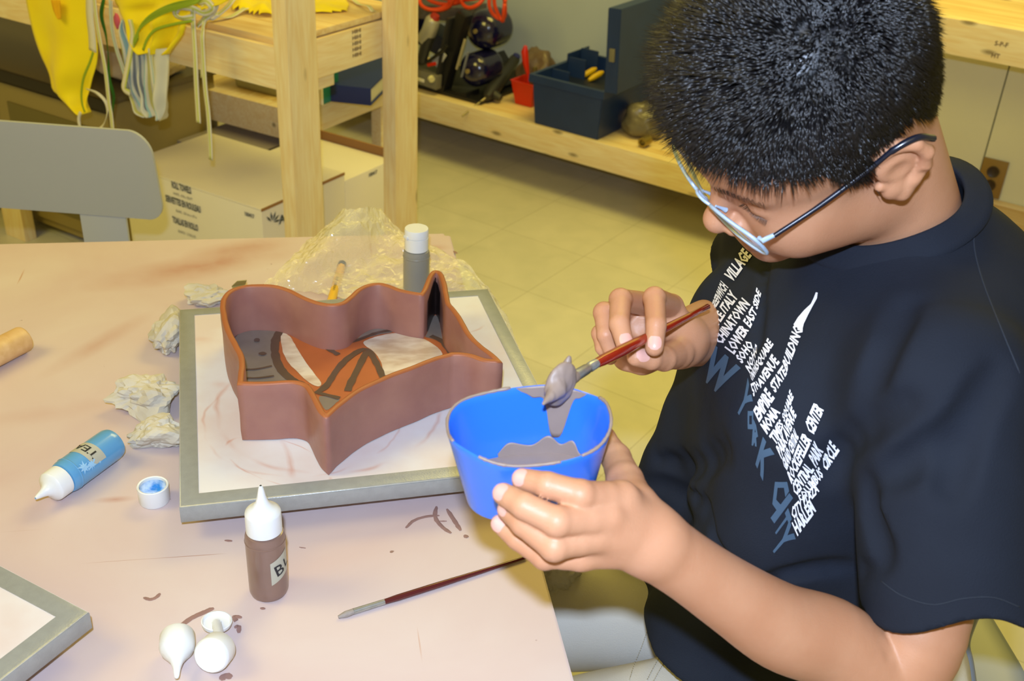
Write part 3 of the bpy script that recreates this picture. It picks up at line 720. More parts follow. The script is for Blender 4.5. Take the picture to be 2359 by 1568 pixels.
o = tube('pliers', [Vector(c) + Vector(W1) * .0, Vector(c) + Vector(W1) * -.01 + Vector((0, 0, .09)), Vector(c) - Vector(W1) * .022 + Vector((0, 0, .13)), Vector(c) - Vector(W1) * .028 + Vector((0, 0, .165)), Vector(c) - Vector(W1) * .026 + Vector((0, 0, .185))], [.004, .006, .012, .013, .006], redp)
tag(o, 'red-handled pliers standing up in the red caddy', 'pliers')
o = tube('screwdriver', [Vector(c) + Vector(W1) * .018, Vector(c) + Vector(W1) * .02 + Vector((0, 0, .07)), Vector(c) + Vector(W1) * .02 + Vector((0, 0, .08)), Vector(c) + Vector(W1) * .018 + Vector((0, 0, .12))], [.003, .003, .008, .008], mat('olive_handle', srgb(96, 84, 40), .5))
tag(o, 'olive-handled screwdriver standing in the red caddy', 'screwdriver')
# black gun with a long steel nozzle
g1 = sp(1160, 215); gA, gB = g1 @ W1, g1 @ W2
t = thing('sealant_gun', g1, 'black pistol-shaped tool with a long thin steel tip lying before the blue compressor', 'tool')
dkp = mat('charcoal_plastic', srgb(44, 44, 46), .4)
b0_ = sp(1130, 232) + np.array([0, 0, .03]); b1_ = sp(1173, 190) + W2 * .03 + np.array([0, 0, .08]); tip = onpl(1065, 268, wp(0, 2.925, 0), W2)
tube('tool_body', [b0_ - (b1_ - b0_) * .15, b0_, (b0_ + b1_) / 2, b1_], [.012, .026, .024, .02], dkp, t, 14)
tube('grip', [b0_ + np.array([.0, 0, 0]), b0_ + W1 * .045 + np.array([0, 0, -.012])], [.02, .012], dkp, t)
tube('nozzle', [tip, b0_ - (b1_ - b0_) * .1], [.003, .005], mat('steel_rod', srgb(150, 140, 110), .35, metal=.7), t)
tube('blue_knob', [b1_, b1_ + np.array([0, 0, .018]) + W1 * .01], [.016, .014], mat('blue_knob', srgb(40, 44, 120), .4), t)
# air compressor
nav = mat('navy_enamel', srgb(20, 20, 62), .16, spec=.6, coat=.5); 
t = thing('air_compressor', sp(1060, 195), 'navy twin-tank air compressor with black frame on the low shelf', 'compressor')
def tank(name, px, py, b, r, L_):
    c = onpl(px, py, wp(0, b, 0), W2); pr = [(0, 0)]
    for i in range(1, 9): a = i / 8 * PI / 2; pr.append((r * math.sin(a), r * .75 * (1 - math.cos(a))))
    pr += [(r, L_)] + [(r * math.cos(i / 8 * PI / 2), L_ + r * .7 * math.sin(i / 8 * PI / 2)) for i in range(1, 9)]
    o = lathe(name, pr, nav, t, MW @ Matrix.Translation((c @ W1, b - r * .75, c[2])) @ Matrix.Rotation(-PI / 2, 4, 'X'))
    lathe('tank_plug', [(0, -.004), (.008, -.004), (.008, .003)], mat('brass_plug', srgb(190, 170, 110), .4, metal=.5), o, MW @ Matrix.Translation((c @ W1 - .0, b - r * .75 - .001, c[2] + .003)) @ Matrix.Rotation(-PI / 2, 4, 'X'))
tank('tank', 1116, 68, 3.12, .068, .12); tank('tank', 1096, 160, 3.06, .060, .12)
tank('tank', 950, 40, 3.16, .07, .1)
cB_ = lambda px, py, b: onpl(px, py, wp(0, b, 0), W2)
def slab(name, p, q, wd, dp, m, parent, b):
    P_, Q_ = cB_(*p, b), cB_(*q, b); L_ = np.linalg.norm(Q_ - P_); mm = frame(P_, Q_ - P_, W2)
    return box(name, 0, L_, -wd / 2, wd / 2, -dp / 2, dp / 2, m, parent, mm, bev=.003)
slab('frame_bar', (1072, 30), (1020, 205), .040, .05, black, t, 3.02)
slab('frame_bar', (1042, 40), (1012, 195), .012, .05, dkp, t, 3.0)
slab('pale_strip', (1072, 90), (1052, 160), .009, .004, mat('pale_label', srgb(170, 160, 130), .6), t, 2.99)
slab('frame_foot', (1000, 205), (1090, 215), .02, .08, black, t, 3.04)
slab('red_edge_label', (1079, 120), (1064, 178), .005, .01, mat('grey_label', srgb(130, 134, 150), .5), t, 2.99)
slab('pump_housing', (960, 18), (1100, 30), .05, .12, mat('grey_casting', srgb(90, 84, 88), .5, var=.3, vscale=60), t, 3.16)
slab('motor_cover', (985, 75), (1045, 110), .07, .1, tb2, t, 3.2)
slab('motor_cover', (1130, 130), (1170, 200), .05, .12, black, t, 3.22)
box('base_tray', -2.62, -2.16, 2.995, 3.30, ZS, ZS + .012, black, t, MW)
# nail gun in front
sil = mat('brushed_silver', srgb(176, 172, 160), .4, metal=.35)
t = thing('nail_gun', sp(975, 195), 'silver and charcoal air nailer leaning on the blue compressor', 'nail gun')
bN = 2.965
o = tube('barrel', [cB_(975, 92, bN), cB_(988, 75, bN), cB_(998, 46, bN), cB_(1001, 40, bN)], [.024, .027, .026, .018], sil, t, 18)
tube('grip', [cB_(972, 140, bN), cB_(984, 95, bN), cB_(990, 80, bN)], [.018, .020, .022], dkp, t, 14)
tube('red_cap', [cB_(1001, 42, bN), cB_(1004, 34, bN)], [.019, .014], mat('red_cap', srgb(160, 40, 24), .5), t)
tube('trigger_guard', catmull([cB_(952, 60, bN), cB_(950, 110, bN), cB_(962, 145, bN), cB_(985, 142, bN), cB_(1018, 118, bN), cB_(1030, 105, bN)], 4), .006, black, t)
slab('magazine', (950, 168), (1012, 190), .05, .03, mat('grey_body', srgb(120, 116, 104), .5), t, 2.975)
slab('yellow_label', (944, 176), (960, 181), .012, .004, yp, t, 2.955); slab('white_label', (960, 181), (978, 187), .012, .004, white_t, t, 2.955)
slab('red_label', (985, 150), (1005, 146), .012, .004, redp, t, 2.965); slab('white_label', (1003, 150), (1022, 120), .035, .006, mat('white_decal', srgb(190, 190, 190), .5), t, 2.985)
tube('lamp_lens', [cB_(993, 180, 2.955), cB_(996, 184, 2.95)], [.012, .011], mat('pale_lens', srgb(226, 220, 170), .2), t)
# orange hose
orn = mat('orange_hose', srgb(222, 70, 24), .35)
gs = []
for k, (cx_, cy_, rx, ry, b_) in enumerate(((1005, -6, 38, 30, 3.0), (1000, -2, 34, 24, 3.02), (1085, -12, 28, 30, 3.02), (1060, -14, 60, 14, 3.05), (1155, 8, 12, 40, 3.02), (1150, 2, 18, 42, 3.04), (1030, -20, 50, 30, 3.03))):
    gs.append(tube_geo([cB_(cx_ + rx * math.cos(a) + .12 * ry * math.sin(2 * a + k), cy_ + ry * math.sin(a), b_ + .012 * math.sin(a * 2 + k)) for a in np.linspace(0, 2 * PI, 40)], .0065, 8))
v, f = merge_geo(gs); tag(mesh('air_hose', v, f, orn), 'coiled orange air hose draped over the blue compressor', 'hose')
# ------------------------------------------------------------------ work table
ZT = .74
def table_mat():
    m, nt, b = newmat('laminate_dusty'); L = nt.links.new
    tc = N(nt, 'ShaderNodeTexCoord')
    n1 = N(nt, 'ShaderNodeTexNoise', Scale=4.5, Detail=6.0, Distortion=.8); L(tc.outputs['Object'], n1.inputs['Vector'])
    cr = N(nt, 'ShaderNodeValToRGB'); e = cr.color_ramp.elements
    e[0].position = .28; e[0].color = c4(srgb(200, 176, 174)); e[1].position = .68; e[1].color = c4(srgb(209, 193, 190)); L(n1.outputs['Fac'], cr.inputs[0])
    out = cr.outputs[0]
    # clay dust stains: (centre px, radii m, angle, strength)
    for (px, py, rx, ry, an, stg) in ((470, 612, .17, .045, .35, .6), (230, 790, .10, .018, .95, .35), (560, 570, .09, .03, .3, .5), (1000, 570, .03, .012, 0, .4), (265, 1150, .022, .006, 0, .5), (60, 960, .2, .02, .2, .15)):
        p = onz(px, py, ZT)
        mp = N(nt, 'ShaderNodeMapping'); mp.vector_type = 'TEXTURE'; L(tc.outputs['Object'], mp.inputs[0])
        mp.inputs['Location'].default_value = tuple(p); mp.inputs['Rotation'].default_value = (0, 0, an); mp.inputs['Scale'].default_value = (rx, ry, 1)
        g = N(nt, 'ShaderNodeTexGradient', gradient_type='SPHERICAL'); L(mp.outputs[0], g.inputs[0])
        n2 = N(nt, 'ShaderNodeTexNoise', Scale=22.0, Detail=5.0); L(tc.outputs['Object'], n2.inputs['Vector'])
        mu = N(nt, 'ShaderNodeMath', operation='MULTIPLY'); L(g.outputs['Fac'], mu.inputs[0]); L(n2.outputs['Fac'], mu.inputs[1])
        m2 = N(nt, 'ShaderNodeMath', operation='MULTIPLY', use_clamp=True); L(mu.outputs[0], m2.inputs[0]); m2.inputs[1].default_value = stg * 3
        mx = N(nt, 'ShaderNodeMix', data_type='RGBA'); L(m2.outputs[0], mx.inputs['Factor']); L(out, mx.inputs[6]); mx.inputs[7].default_value = c4(srgb(186, 146, 134)); out = mx.outputs[2]
    # fine scratches and specks
    for sc, st_, th, col in (((3, 160, 1), 1.0, .735, srgb(176, 140, 122)), ((110, 4, 1), 1.0, .745, srgb(190, 150, 130)), ((70, 70, 1), 1.0, .765, srgb(140, 110, 100))):
        mp = N(nt, 'ShaderNodeMapping'); L(tc.outputs['Object'], mp.inputs[0]); mp.inputs['Scale'].default_value = sc; mp.inputs['Rotation'].default_value = (0, 0, .3)
        n3 = N(nt, 'ShaderNodeTexNoise', Scale=st_, Detail=2.0); L(mp.outputs[0], n3.inputs['Vector'])
        rr = N(nt, 'ShaderNodeValToRGB'); rr.color_ramp.elements[0].position = th; rr.color_ramp.elements[0].color = (0, 0, 0, 1); rr.color_ramp.elements[1].position = th + .03; L(n3.outputs['Fac'], rr.inputs[0])
        mx = N(nt, 'ShaderNodeMix', data_type='RGBA'); L(rr.outputs[0], mx.inputs['Factor']); L(out, mx.inputs[6]); mx.inputs[7].default_value = c4(col); out = mx.outputs[2]
    L(out, b.inputs['Base Color']); b.inputs['Roughness'].default_value = .5; b.inputs['Specular IOR Level'].default_value = .3
    return m
TBL = thing('work_table', (-.4, .8, 0), 'large pale dusty work table stained with clay, filling the left of the scene', 'table')
tm = table_mat()
bm = bmesh.new(); bmesh.ops.create_cube(bm, size=1)
for v in bm.verts: v.co = Vector((-.508 + v.co.x * 1.384, .66 + v.co.y * 1.618, ZT - .0125 + v.co.z * .025))
bmesh.ops.bevel(bm, geom=[e for e in bm.edges if abs(e.verts[0].co.z - e.verts[1].co.z) > .01], offset=.008, segments=4, affect='EDGES')
bmesh.ops.bevel(bm, geom=[e for e in bm.edges if all(abs(v.co.z - ZT) < 1e-5 for v in e.verts)], offset=.002, segments=2, affect='EDGES')
autosmooth(bmobj('tabletop', bm, tm, TBL), 50)
lg = mat('table_steel', srgb(110, 100, 86), .4, metal=.5)
for x in (-1.15, .13):
    for y in (-.08, 1.40): box('leg', x - .018, x + .018, y - .018, y + .018, 0, ZT - .0255, lg, TBL)
for y in (-.08, 1.40): box('apron_rail', -1.13, .11, y - .01, y + .01, ZT - .09, ZT - .0255, lg, TBL)
for x in (-1.15, .13): box('apron_rail', x - .01, x + .01, -.06, 1.38, ZT - .09, ZT - .0255, lg, TBL)
slipc = mat('dried_slip', srgb(150, 116, 110), .6, var=.15, vscale=150)
def smear(name, pts, wd, m, parent, z, seed=0, th=.0005, rag=.35):
    P = [onz(x, y, z) for x, y in catmull(pts, 6)]; n = len(P); V = []; F = []
    for i, p in enumerate(P):
        tg = P[min(i + 1, n - 1)] - P[max(i - 1, 0)]; s_ = np.cross(tg, [0, 0, 1]); s_ /= np.linalg.norm(s_) + 1e-9
        e = min(1, (min(i, n - 1 - i) + .6) / 3) ** .5
        wl = wd * .5 * e * (1 + rag * mnoise.noise(Vector((i * .7, seed, 0)))); wr = wd * .5 * e * (1 + rag * mnoise.noise(Vector((i * .7, seed + 5, 0))))
        V += [p - s_ * wl, p + np.array([0, 0, th]), p + s_ * wr]
    for i in range(n - 1):
        for k in (0, 1): F.append((i * 3 + k, i * 3 + k + 1, i * 3 + k + 4, i * 3 + k + 3))
    return mesh(name, V, F, m, parent)
for i, (pts, wd) in enumerate([([(935, 1216), (955, 1198), (985, 1189), (1013, 1187)], .0035), ([(1006, 1166), (1003, 1190), (1018, 1212), (1040, 1228)], .0042), ([(1030, 1172), (1048, 1200), (1062, 1222)], .0045), ([(1070, 1232), (1078, 1238)], .005), ([(1012, 1200), (1030, 1200)], .002),
        ([(331, 1376), (348, 1380), (362, 1374), (369, 1366)], .0035), ([(396, 1446), (410, 1446), (440, 1424), (470, 1410), (493, 1400)], .005), ([(538, 1418), (545, 1430), (541, 1420), (558, 1422)], .004), ([(540, 1445), (550, 1443), (551, 1458)], .004), ([(508, 1566), (520, 1556), (535, 1560)], .006), ([(600, 1400), (612, 1402)], .003), ([(518, 1244), (536, 1246)], .003), ([(690, 1260), (705, 1262)], .0015), ([(1046, 578), (1053, 584)], .005)]):
    smear('paint_smear', pts, wd, slipc, TBL, ZT + .0002, i)

# ------------------------------------------------------------------ glazed work boards
def board_mat(nm, rings):
    m, nt, b = newmat(nm); L = nt.links.new; tc = N(nt, 'ShaderNodeTexCoord')
    n1 = N(nt, 'ShaderNodeTexNoise', Scale=9.0, Detail=6.0); L(tc.outputs['Object'], n1.inputs['Vector'])
    cr = N(nt, 'ShaderNodeValToRGB'); e = cr.color_ramp.elements; e[0].position = .36; e[1].position = .6
    e[0].color = c4(srgb(214, 200, 200)); e[1].color = c4(srgb(222, 220, 226)); L(n1.outputs['Fac'], cr.inputs[0]); out = cr.outputs[0]
    for (p, rx, ry, an, wd, stg) in rings:
        mp = N(nt, 'ShaderNodeMapping'); mp.vector_type = 'TEXTURE'; L(tc.outputs['Object'], mp.inputs[0])
        mp.inputs['Location'].default_value = (p[0], p[1], p[2]); mp.inputs['Rotation'].default_value = (0, 0, an); mp.inputs['Scale'].default_value = (rx, ry, 1)
        n0 = N(nt, 'ShaderNodeTexNoise', Scale=2.5, Detail=2.0); L(mp.outputs[0], n0.inputs['Vector'])
        vl = N(nt, 'ShaderNodeVectorMath', operation='LENGTH'); L(mp.outputs[0], vl.inputs[0])
        a1 = N(nt, 'ShaderNodeMath', operation='MULTIPLY_ADD'); L(n0.outputs['Fac'], a1.inputs[0]); a1.inputs[1].default_value = .12; L(vl.outputs['Value'], a1.inputs[2])
        s1 = N(nt, 'ShaderNodeMath', operation='SUBTRACT'); L(a1.outputs[0], s1.inputs[0]); s1.inputs[1].default_value = 1.06
        ab = N(nt, 'ShaderNodeMath', operation='ABSOLUTE'); L(s1.outputs[0], ab.inputs[0])
        rr = N(nt, 'ShaderNodeMapRange'); L(ab.outputs[0], rr.inputs[0]); rr.inputs[1].default_value = 0; rr.inputs[2].default_value = wd; rr.inputs[3].default_value = 1; rr.inputs[4].default_value = 0
        n2 = N(nt, 'ShaderNodeTexNoise', Scale=30.0, Detail=4.0); L(tc.outputs['Object'], n2.inputs['Vector'])
        n5 = N(nt, 'ShaderNodeTexNoise', Scale=1.8, Detail=1.0); L(mp.outputs[0], n5.inputs['Vector'])
        rp = N(nt, 'ShaderNodeMapRange'); L(n5.outputs['Fac'], rp.inputs[0]); rp.inputs[1].default_value = .4; rp.inputs[2].default_value = .6
        mu = N(nt, 'ShaderNodeMath', operation='MULTIPLY'); L(rr.outputs[0], mu.inputs[0]); L(n2.outputs['Fac'], mu.inputs[1])
        mv = N(nt, 'ShaderNodeMath', operation='MULTIPLY'); L(mu.outputs[0], mv.inputs[0]); L(rp.outputs[0], mv.inputs[1])
        m2 = N(nt, 'ShaderNodeMath', operation='MULTIPLY', use_clamp=True); L(mv.outputs[0], m2.inputs[0]); m2.inputs[1].default_value = stg
        mx = N(nt, 'ShaderNodeMix', data_type='RGBA'); L(m2.outputs[0], mx.inputs['Factor']); L(out, mx.inputs[6]); mx.inputs[7].default_value = c4(srgb(196, 130, 104)); out = mx.outputs[2]
    L(out, b.inputs['Base Color']); b.inputs['Roughness'].default_value = .45; return m
tape = mat('duct_tape', srgb(160, 162, 160), .3, metal=.2, var=.08, vscale=120, bump=.15, bscale=600)
def work_board(P0, e1, e2, l1, l2, zt, th, lab, m, tw=.0175):
    """P0 corner, e1/e2 unit edges"""
    t = thing('work_board', (P0[0], P0[1], ZT), lab, 'board'); P0 = np.array([P0[0], P0[1], 0])
    z0 = zt - th
    def pr(name, u0, u1, v0, v1, za, zb, mm, bv):
        Q = [P0 + e1 * u + e2 * v for u, v in ((u0, v0), (u1, v0), (u1, v1), (u0, v1))]; bm = bmesh.new()
        lo = [bm.verts.new((q[0], q[1], za)) for q in Q]; hi = [bm.verts.new((q[0], q[1], zb)) for q in Q]
        bm.faces.new(lo); bm.faces.new(hi)
        for k in range(4): bm.faces.new([lo[k], lo[(k + 1) % 4], hi[(k + 1) % 4], hi[k]])
        bmesh.ops.recalc_face_normals(bm, faces=bm.faces)
        if bv: bmesh.ops.bevel(bm, geom=bm.edges[:], offset=bv, segments=2, affect='EDGES')
        return bm
    bmm = pr('x', .0006, l1 - .0006, .0006, l2 - .0006, z0 + .0004, zt - .0005, m, 0); bmobj('board_panel', bmm, m, t, False)
    bm = bmesh.new()
    O = lambda u, v, z: bm.verts.new(tuple(P0 + e1 * u + e2 * v + np.array([0, 0, z])))
    def loop(i, z): return [O(i, i, z), O(l1 - i, i, z), O(l1 - i, l2 - i, z), O(i, l2 - i, z)]
    r = [loop(tw, zt - .0005), loop(tw, zt + .0001), loop(.002, zt + .0001), loop(.0006, zt - .0006), loop(0, zt - .002), loop(0, z0 + .001), loop(.001, z0), loop(tw, z0)]
    for p, q in zip(r, r[1:]):
        for k in range(4): bm.faces.new([p[k], p[(k + 1) % 4], q[(k + 1) % 4], q[k]])
    autosmooth(bmobj('tape_edging', bm, tape, t), 50)
    for uu in (.05, l1 - .08): bmobj('cleat', pr('c', uu, uu + .03, .05, l2 - .05, ZT + .0004, z0 - .0001, M['pine'], 0), M['pine'], t, False)
    return t
ZB = .777
bTL, bTR, bBL = onz(413, 712, ZB), onz(1125, 664, ZB), onz(413, 1168, ZB)
e1 = bTR - bTL; l1 = np.linalg.norm(e1); e1 /= l1; e2 = bBL - bTL; l2 = np.linalg.norm(e2); e2 /= l2
rings = [((*onz(760, 930, ZB)[:2], ZB), .115, .12, .2, .03, .9), ((*onz(700, 960, ZB)[:2], ZB), .10, .10, .2, .02, .8), ((*onz(480, 830, ZB)[:2], ZB), .05, .05, .2, .25, .5), ((*onz(480, 1000, ZB)[:2], ZB), .06, .13, .5, .06, .9), ((*onz(1000, 700, ZB)[:2], ZB), .08, .08, .5, .03, .9), ((*onz(640, 1060, ZB)[:2], ZB), .03, .06, .9, .04, 1.2)]
BOARD = work_board(bTL, e1, e2, l1, l2, ZB, .0185, 'white square work board edged in silver tape, under the fox-shaped clay tray', board_mat('board_clay_rings', rings))
cC = onz(206, 1408, ZB); f1 = onz(0, 1300, ZB) - cC; f1 /= np.linalg.norm(f1); f2 = onz(15, 1556, ZB) - cC; f2 -= f2 @ f1 * f1; f2 /= np.linalg.norm(f2)
work_board(cC, f1, f2, .39, .39, ZB, .0185, 'second white tape-edged work board, only its corner showing at bottom left', board_mat('board_plain', []))

# ------------------------------------------------------------------ fox-shaped clay tray
clay = mat('leather_clay', srgb(160, 114, 100), .42, spec=.4, var=.12, vscale=22, bump=.12, bscale=90, col2=srgb(148, 102, 92))
clay_rim = mat('clay_rim', srgb(168, 98, 58), .5, var=.08, vscale=40); clay_in = mat('clay_floor', srgb(176, 98, 58), .45, var=.1, vscale=30)
ZH = ZB + .066
CF = lambda x, y: (400 + x / 2.091, 480 + y / 2.091)
segs = [[(238, 470), (244, 430), (262, 402), (300, 381), (360, 368), (430, 368), (500, 375), (560, 392), (620, 420), (690, 448), (760, 459), (815, 450), (850, 425), (890, 392), (940, 368), (990, 362), (1040, 370), (1085, 386), (1140, 399), (1196, 408)],
        [(1196, 408), (1212, 385), (1228, 345), (1245, 308), (1264, 297), (1285, 308), (1300, 345), (1312, 400), (1322, 448), (1348, 482), (1380, 530), (1420, 598), (1470, 650), (1520, 692), (1566, 732)],
        [(1566, 732), (1500, 726), (1440, 706), (1390, 696), (1342, 694)], [(1342, 694), (1270, 714), (1180, 750), (1100, 780), (1010, 815), (930, 850), (860, 890), (800, 935), (762, 965), (735, 992)],
        [(735, 992), (712, 970), (690, 932), (667, 885), (645, 852), (610, 836), (560, 830), (480, 834), (400, 836), (322, 836)], [(322, 836), (326, 790), (330, 745), (324, 700), (300, 652), (272, 600), (250, 545), (238, 470)]]
ctr = []
for s_ in segs: ctr += catmull([onz(*CF(x, y), ZH)[:2] for x, y in s_], 4)[:-1]
ctr = np.array(ctr)
def offset_poly(P, d):
    n = len(P); out = []
    A = sum(P[i][0] * P[(i + 1) % n][1] - P[(i + 1) % n][0] * P[i][1] for i in range(n)); sg = 1 if A > 0 else -1
    for i in range(n):
        a = P[i] - P[i - 1]; b = P[(i + 1) % n] - P[i]; a = a / (np.linalg.norm(a) + 1e-12); b = b / (np.linalg.norm(b) + 1e-12)
        na = np.array([a[1], -a[0]]) * sg; nb = np.array([b[1], -b[0]]) * sg; m_ = na + nb; l_ = np.linalg.norm(m_)
        m_ = m_ / (l_ + 1e-9); k = min(1 / max(m_ @ na, .3), 1.7); out.append(P[i] + m_ * d * k)
    return np.array(out)
def jig(P, a, s): return P + np.array([[mnoise.noise(Vector((p[0] * s, p[1] * s, 1))), mnoise.noise(Vector((p[0] * s, p[1] * s, 7)))] for p in P]) * a
FOX = thing('clay_fox_tray', (ctr[:, 0].mean(), ctr[:, 1].mean(), ZB), 'reddish-brown clay tray shaped like a fox head, its floor partly painted grey and white', 'tray')
WT = .0030
rings_ = [(WT, ZB + .0004), (WT + .0006, ZB + .012), (WT, ZB + .03), (WT + .0003, ZB + .05), (WT, ZH - .0018), (WT - .0010, ZH - .0004), (0, ZH + .0003), (-WT + .001, ZH - .0004), (-WT, ZH - .0018), (-WT, ZB + .03), (-WT, ZB + .0085)]
V = []; F = []; fm = []; n = len(ctr)
for i, (o_, z) in enumerate(rings_):
    P = offset_poly(ctr, o_); P = jig(P, .0006, 40 + z * 20)
    hv = [.0012 * mnoise.noise(Vector((p[0] * 25, p[1] * 25, 3))) * (1 if z > ZB + .055 else 0) for p in P]
    V += [(p[0], p[1], z + h_) for p, h_ in zip(P, hv)]
for i in range(len(rings_) - 1):
    for k in range(n): F.append((i * n + k, i * n + (k + 1) % n, (i + 1) * n + (k + 1) % n, (i + 1) * n + k)); fm.append(1 if 4 <= i <= 7 else 0)
mesh('wall', V, F, None, FOX, True, None, [clay, clay_rim], fm)
def poly_mesh(name, P, z, m, parent, th=0, tri=True):
    bm = bmesh.new(); f = bm.faces.new([bm.verts.new((p[0], p[1], z)) for p in P])
    if th:
        r = bmesh.ops.extrude_face_region(bm, geom=[f])
        for v in r['geom']:
            if isinstance(v, bmesh.types.BMVert): v.co.z -= th
    bmesh.ops.triangulate(bm, faces=[f for f in bm.faces if len(f.verts) > 4]); return bmobj(name, bm, m, parent, False)
inner = offset_poly(ctr, -WT); poly_mesh('tray_floor', offset_poly(ctr, -WT + .0003), ZB + .0088, clay_in, FOX, .0080)
zf = ZB + .0091
greyp = mat('grey_underglaze', srgb(132, 120, 112), .35, var=.12, vscale=60); darkp = mat('brown_underglaze', srgb(92, 72, 62), .35, var=.12, vscale=60)
whitep = mat('white_underglaze', srgb(222, 210, 196), .3, col2=srgb(190, 166, 146), vscale=30, detail=3, stretch=(1, 2.2, 1)); blackp = mat('black_underglaze', srgb(48, 34, 32), .35, var=.4, vscale=50)
from mathutils.geometry import delaunay_2d_cdt
def biggest(fs):
    par = {}
    def fd(x):
        while par.setdefault(x, x) != x: x = par[x]
        return x
    for f in fs:
        for v in f[1:]: par[fd(v)] = fd(f[0])
    g = {}
    for f in fs: g.setdefault(fd(f[0]), []).append(f)
    return max(g.values(), key=len)
def used_only(vs, fs):
    ids = sorted({i for f in fs for i in f}); mp_ = {k: i for i, k in enumerate(ids)}
    return [vs[k] for k in ids], [tuple(mp_[i] for i in f) for f in fs]
def ccw(P):
    P = [np.array(p[:2], float) for p in P]; n = len(P)
    A = sum(P[i][0] * P[(i + 1) % n][1] - P[(i + 1) % n][0] * P[i][1] for i in range(n)); return P if A > 0 else P[::-1]
def patch(name, pts, m, z, per=4):
    """painted area on the tray floor, kept inside the walls"""
    P = [onz(*CF(x, y), zf)[:2] for x, y in pts]; P = [p[:2] for p in catmull([np.array(p) for p in P], per, True)]
    P = ccw([np.array(p) * 1.0 + np.array([mnoise.noise(Vector((p[0] * 300, p[1] * 300, 2))), mnoise.noise(Vector((p[0] * 300, p[1] * 300, 9)))]) * .0008 for p in P])
    I = ccw(offset_poly(ctr, -WT - .0004))
    vs, es, fs, ov, oe, of = delaunay_2d_cdt([Vector(p) for p in P] + [Vector(p) for p in I], [], [list(range(len(P))), list(range(len(P), len(P) + len(I)))], 1, 1e-6)
    fs = biggest([f for f, o_ in zip(fs, of) if 0 in o_ and 1 in o_])
    vs, fs = used_only(vs, fs)
    return mesh(name, [(v.x, v.y, z) for v in vs], fs, m, FOX, False)
patch('grey_muzzle_paint', [(255, 660), (300, 590), (360, 556), (430, 552), (520, 570), (500, 610), (482, 670), (484, 730), (520, 790), (580, 850), (330, 860), (300, 760)], greyp, zf)
patch('grey_ear_paint', [(860, 640), (900, 585), (960, 545), (1010, 550), (1060, 590), (1000, 605), (930, 622)], greyp, zf)
patch('grey_ear_paint', [(1205, 610), (1215, 560), (1250, 520), (1280, 520), (1300, 600), (1310, 650), (1270, 635)], greyp, zf)
patch('grey_chin_paint', [(700, 908), (755, 906), (800, 916), (785, 935), (735, 970)], greyp, zf)
patch('white_cheek_paint', [(516, 612), (535, 600), (566, 622), (590, 665), (615, 705), (655, 765), (712, 840), (690, 856), (640, 828), (590, 780), (552, 740), (528, 690)], whitep, zf + .0001)
patch('white_cheek_paint', [(914, 648), (960, 622), (1000, 612), (1070, 600), (1150, 612), (1230, 640), (1296, 700), (1250, 740), (1140, 775), (1060, 800), (1016, 800), (1000, 740), (965, 690)], whitep, zf + .0001)
LZ = [0]
def line(pts, wpx, m=None, z=None, nm='painted_line'):
    LZ[0] += .00006
    P = [onz(*CF(x, y), zf) for x, y in catmull(pts, 5)]; n = len(P); L_, R_ = [], []
    for i, p in enumerate(P):
        tg = P[min(i + 1, n - 1)] - P[max(i - 1, 0)]; s_ = np.cross(tg, [0, 0, 1]); s_ /= np.linalg.norm(s_) + 1e-9
        w_ = wpx * (.85 + .3 * mnoise.noise(Vector((i * .6, wpx * 1000, 0)))) * .5; L_.append(p - s_ * w_); R_.append(p + s_ * w_)
    Q = ccw([q[:2] for q in L_ + R_[::-1]]); I = ccw(offset_poly(ctr, -WT - .0004))
    vs, es, fs, ov, oe, of = delaunay_2d_cdt([Vector(q[:2]) for q in Q] + [Vector(p) for p in I], [], [list(range(len(Q))), list(range(len(Q), len(Q) + len(I)))], 1, 1e-6)
    fs = [f for f, o_ in zip(fs, of) if 0 in o_ and 1 in o_]
    vs, fs = used_only(vs, fs)
    if fs: mesh(nm, [(v.x, v.y, (z or zf + .0002) + LZ[0]) for v in vs], fs, m or darkp, FOX, False)
line([(270, 640), (310, 590), (370, 560), (440, 548), (520, 572), (600, 600), (660, 630), (720, 650), (790, 660), (840, 640), (880, 590), (930, 550), (985, 535), (1030, 545), (1070, 575), (1150, 590), (1220, 600)], .0085)
line([(520, 580), (495, 625), (488, 680), (500, 740), (530, 790), (580, 830), (640, 858)], .011); line([(840, 648), (900, 630), (980, 600), (1060, 585)], .006)
line([(600, 605), (680, 648), (750, 680), (795, 705)], .007); line([(690, 890), (740, 850), (790, 775), (850, 715), (930, 680), (985, 760), (1010, 820)], .0085)
line([(930, 690), (900, 750), (850, 850), (840, 880)], .009); line([(680, 885), (740, 900), (800, 915)], .0065)
line([(1240, 615), (1290, 640), (1330, 690), (1345, 720)], .008)
line([(340, 777), (400, 775), (475, 760)], .0035); line([(345, 818), (410, 818), (485, 808)], .0035)
for (x, y, rx, ry) in ((402, 637, 15, 9), (430, 702, 20, 8)):
    patch('whisker_spot', [(x + rx * math.cos(a), y + ry * math.sin(a)) for a in np.linspace(0, 2 * PI, 9)[:-1]], darkp, zf + .0012, 2)
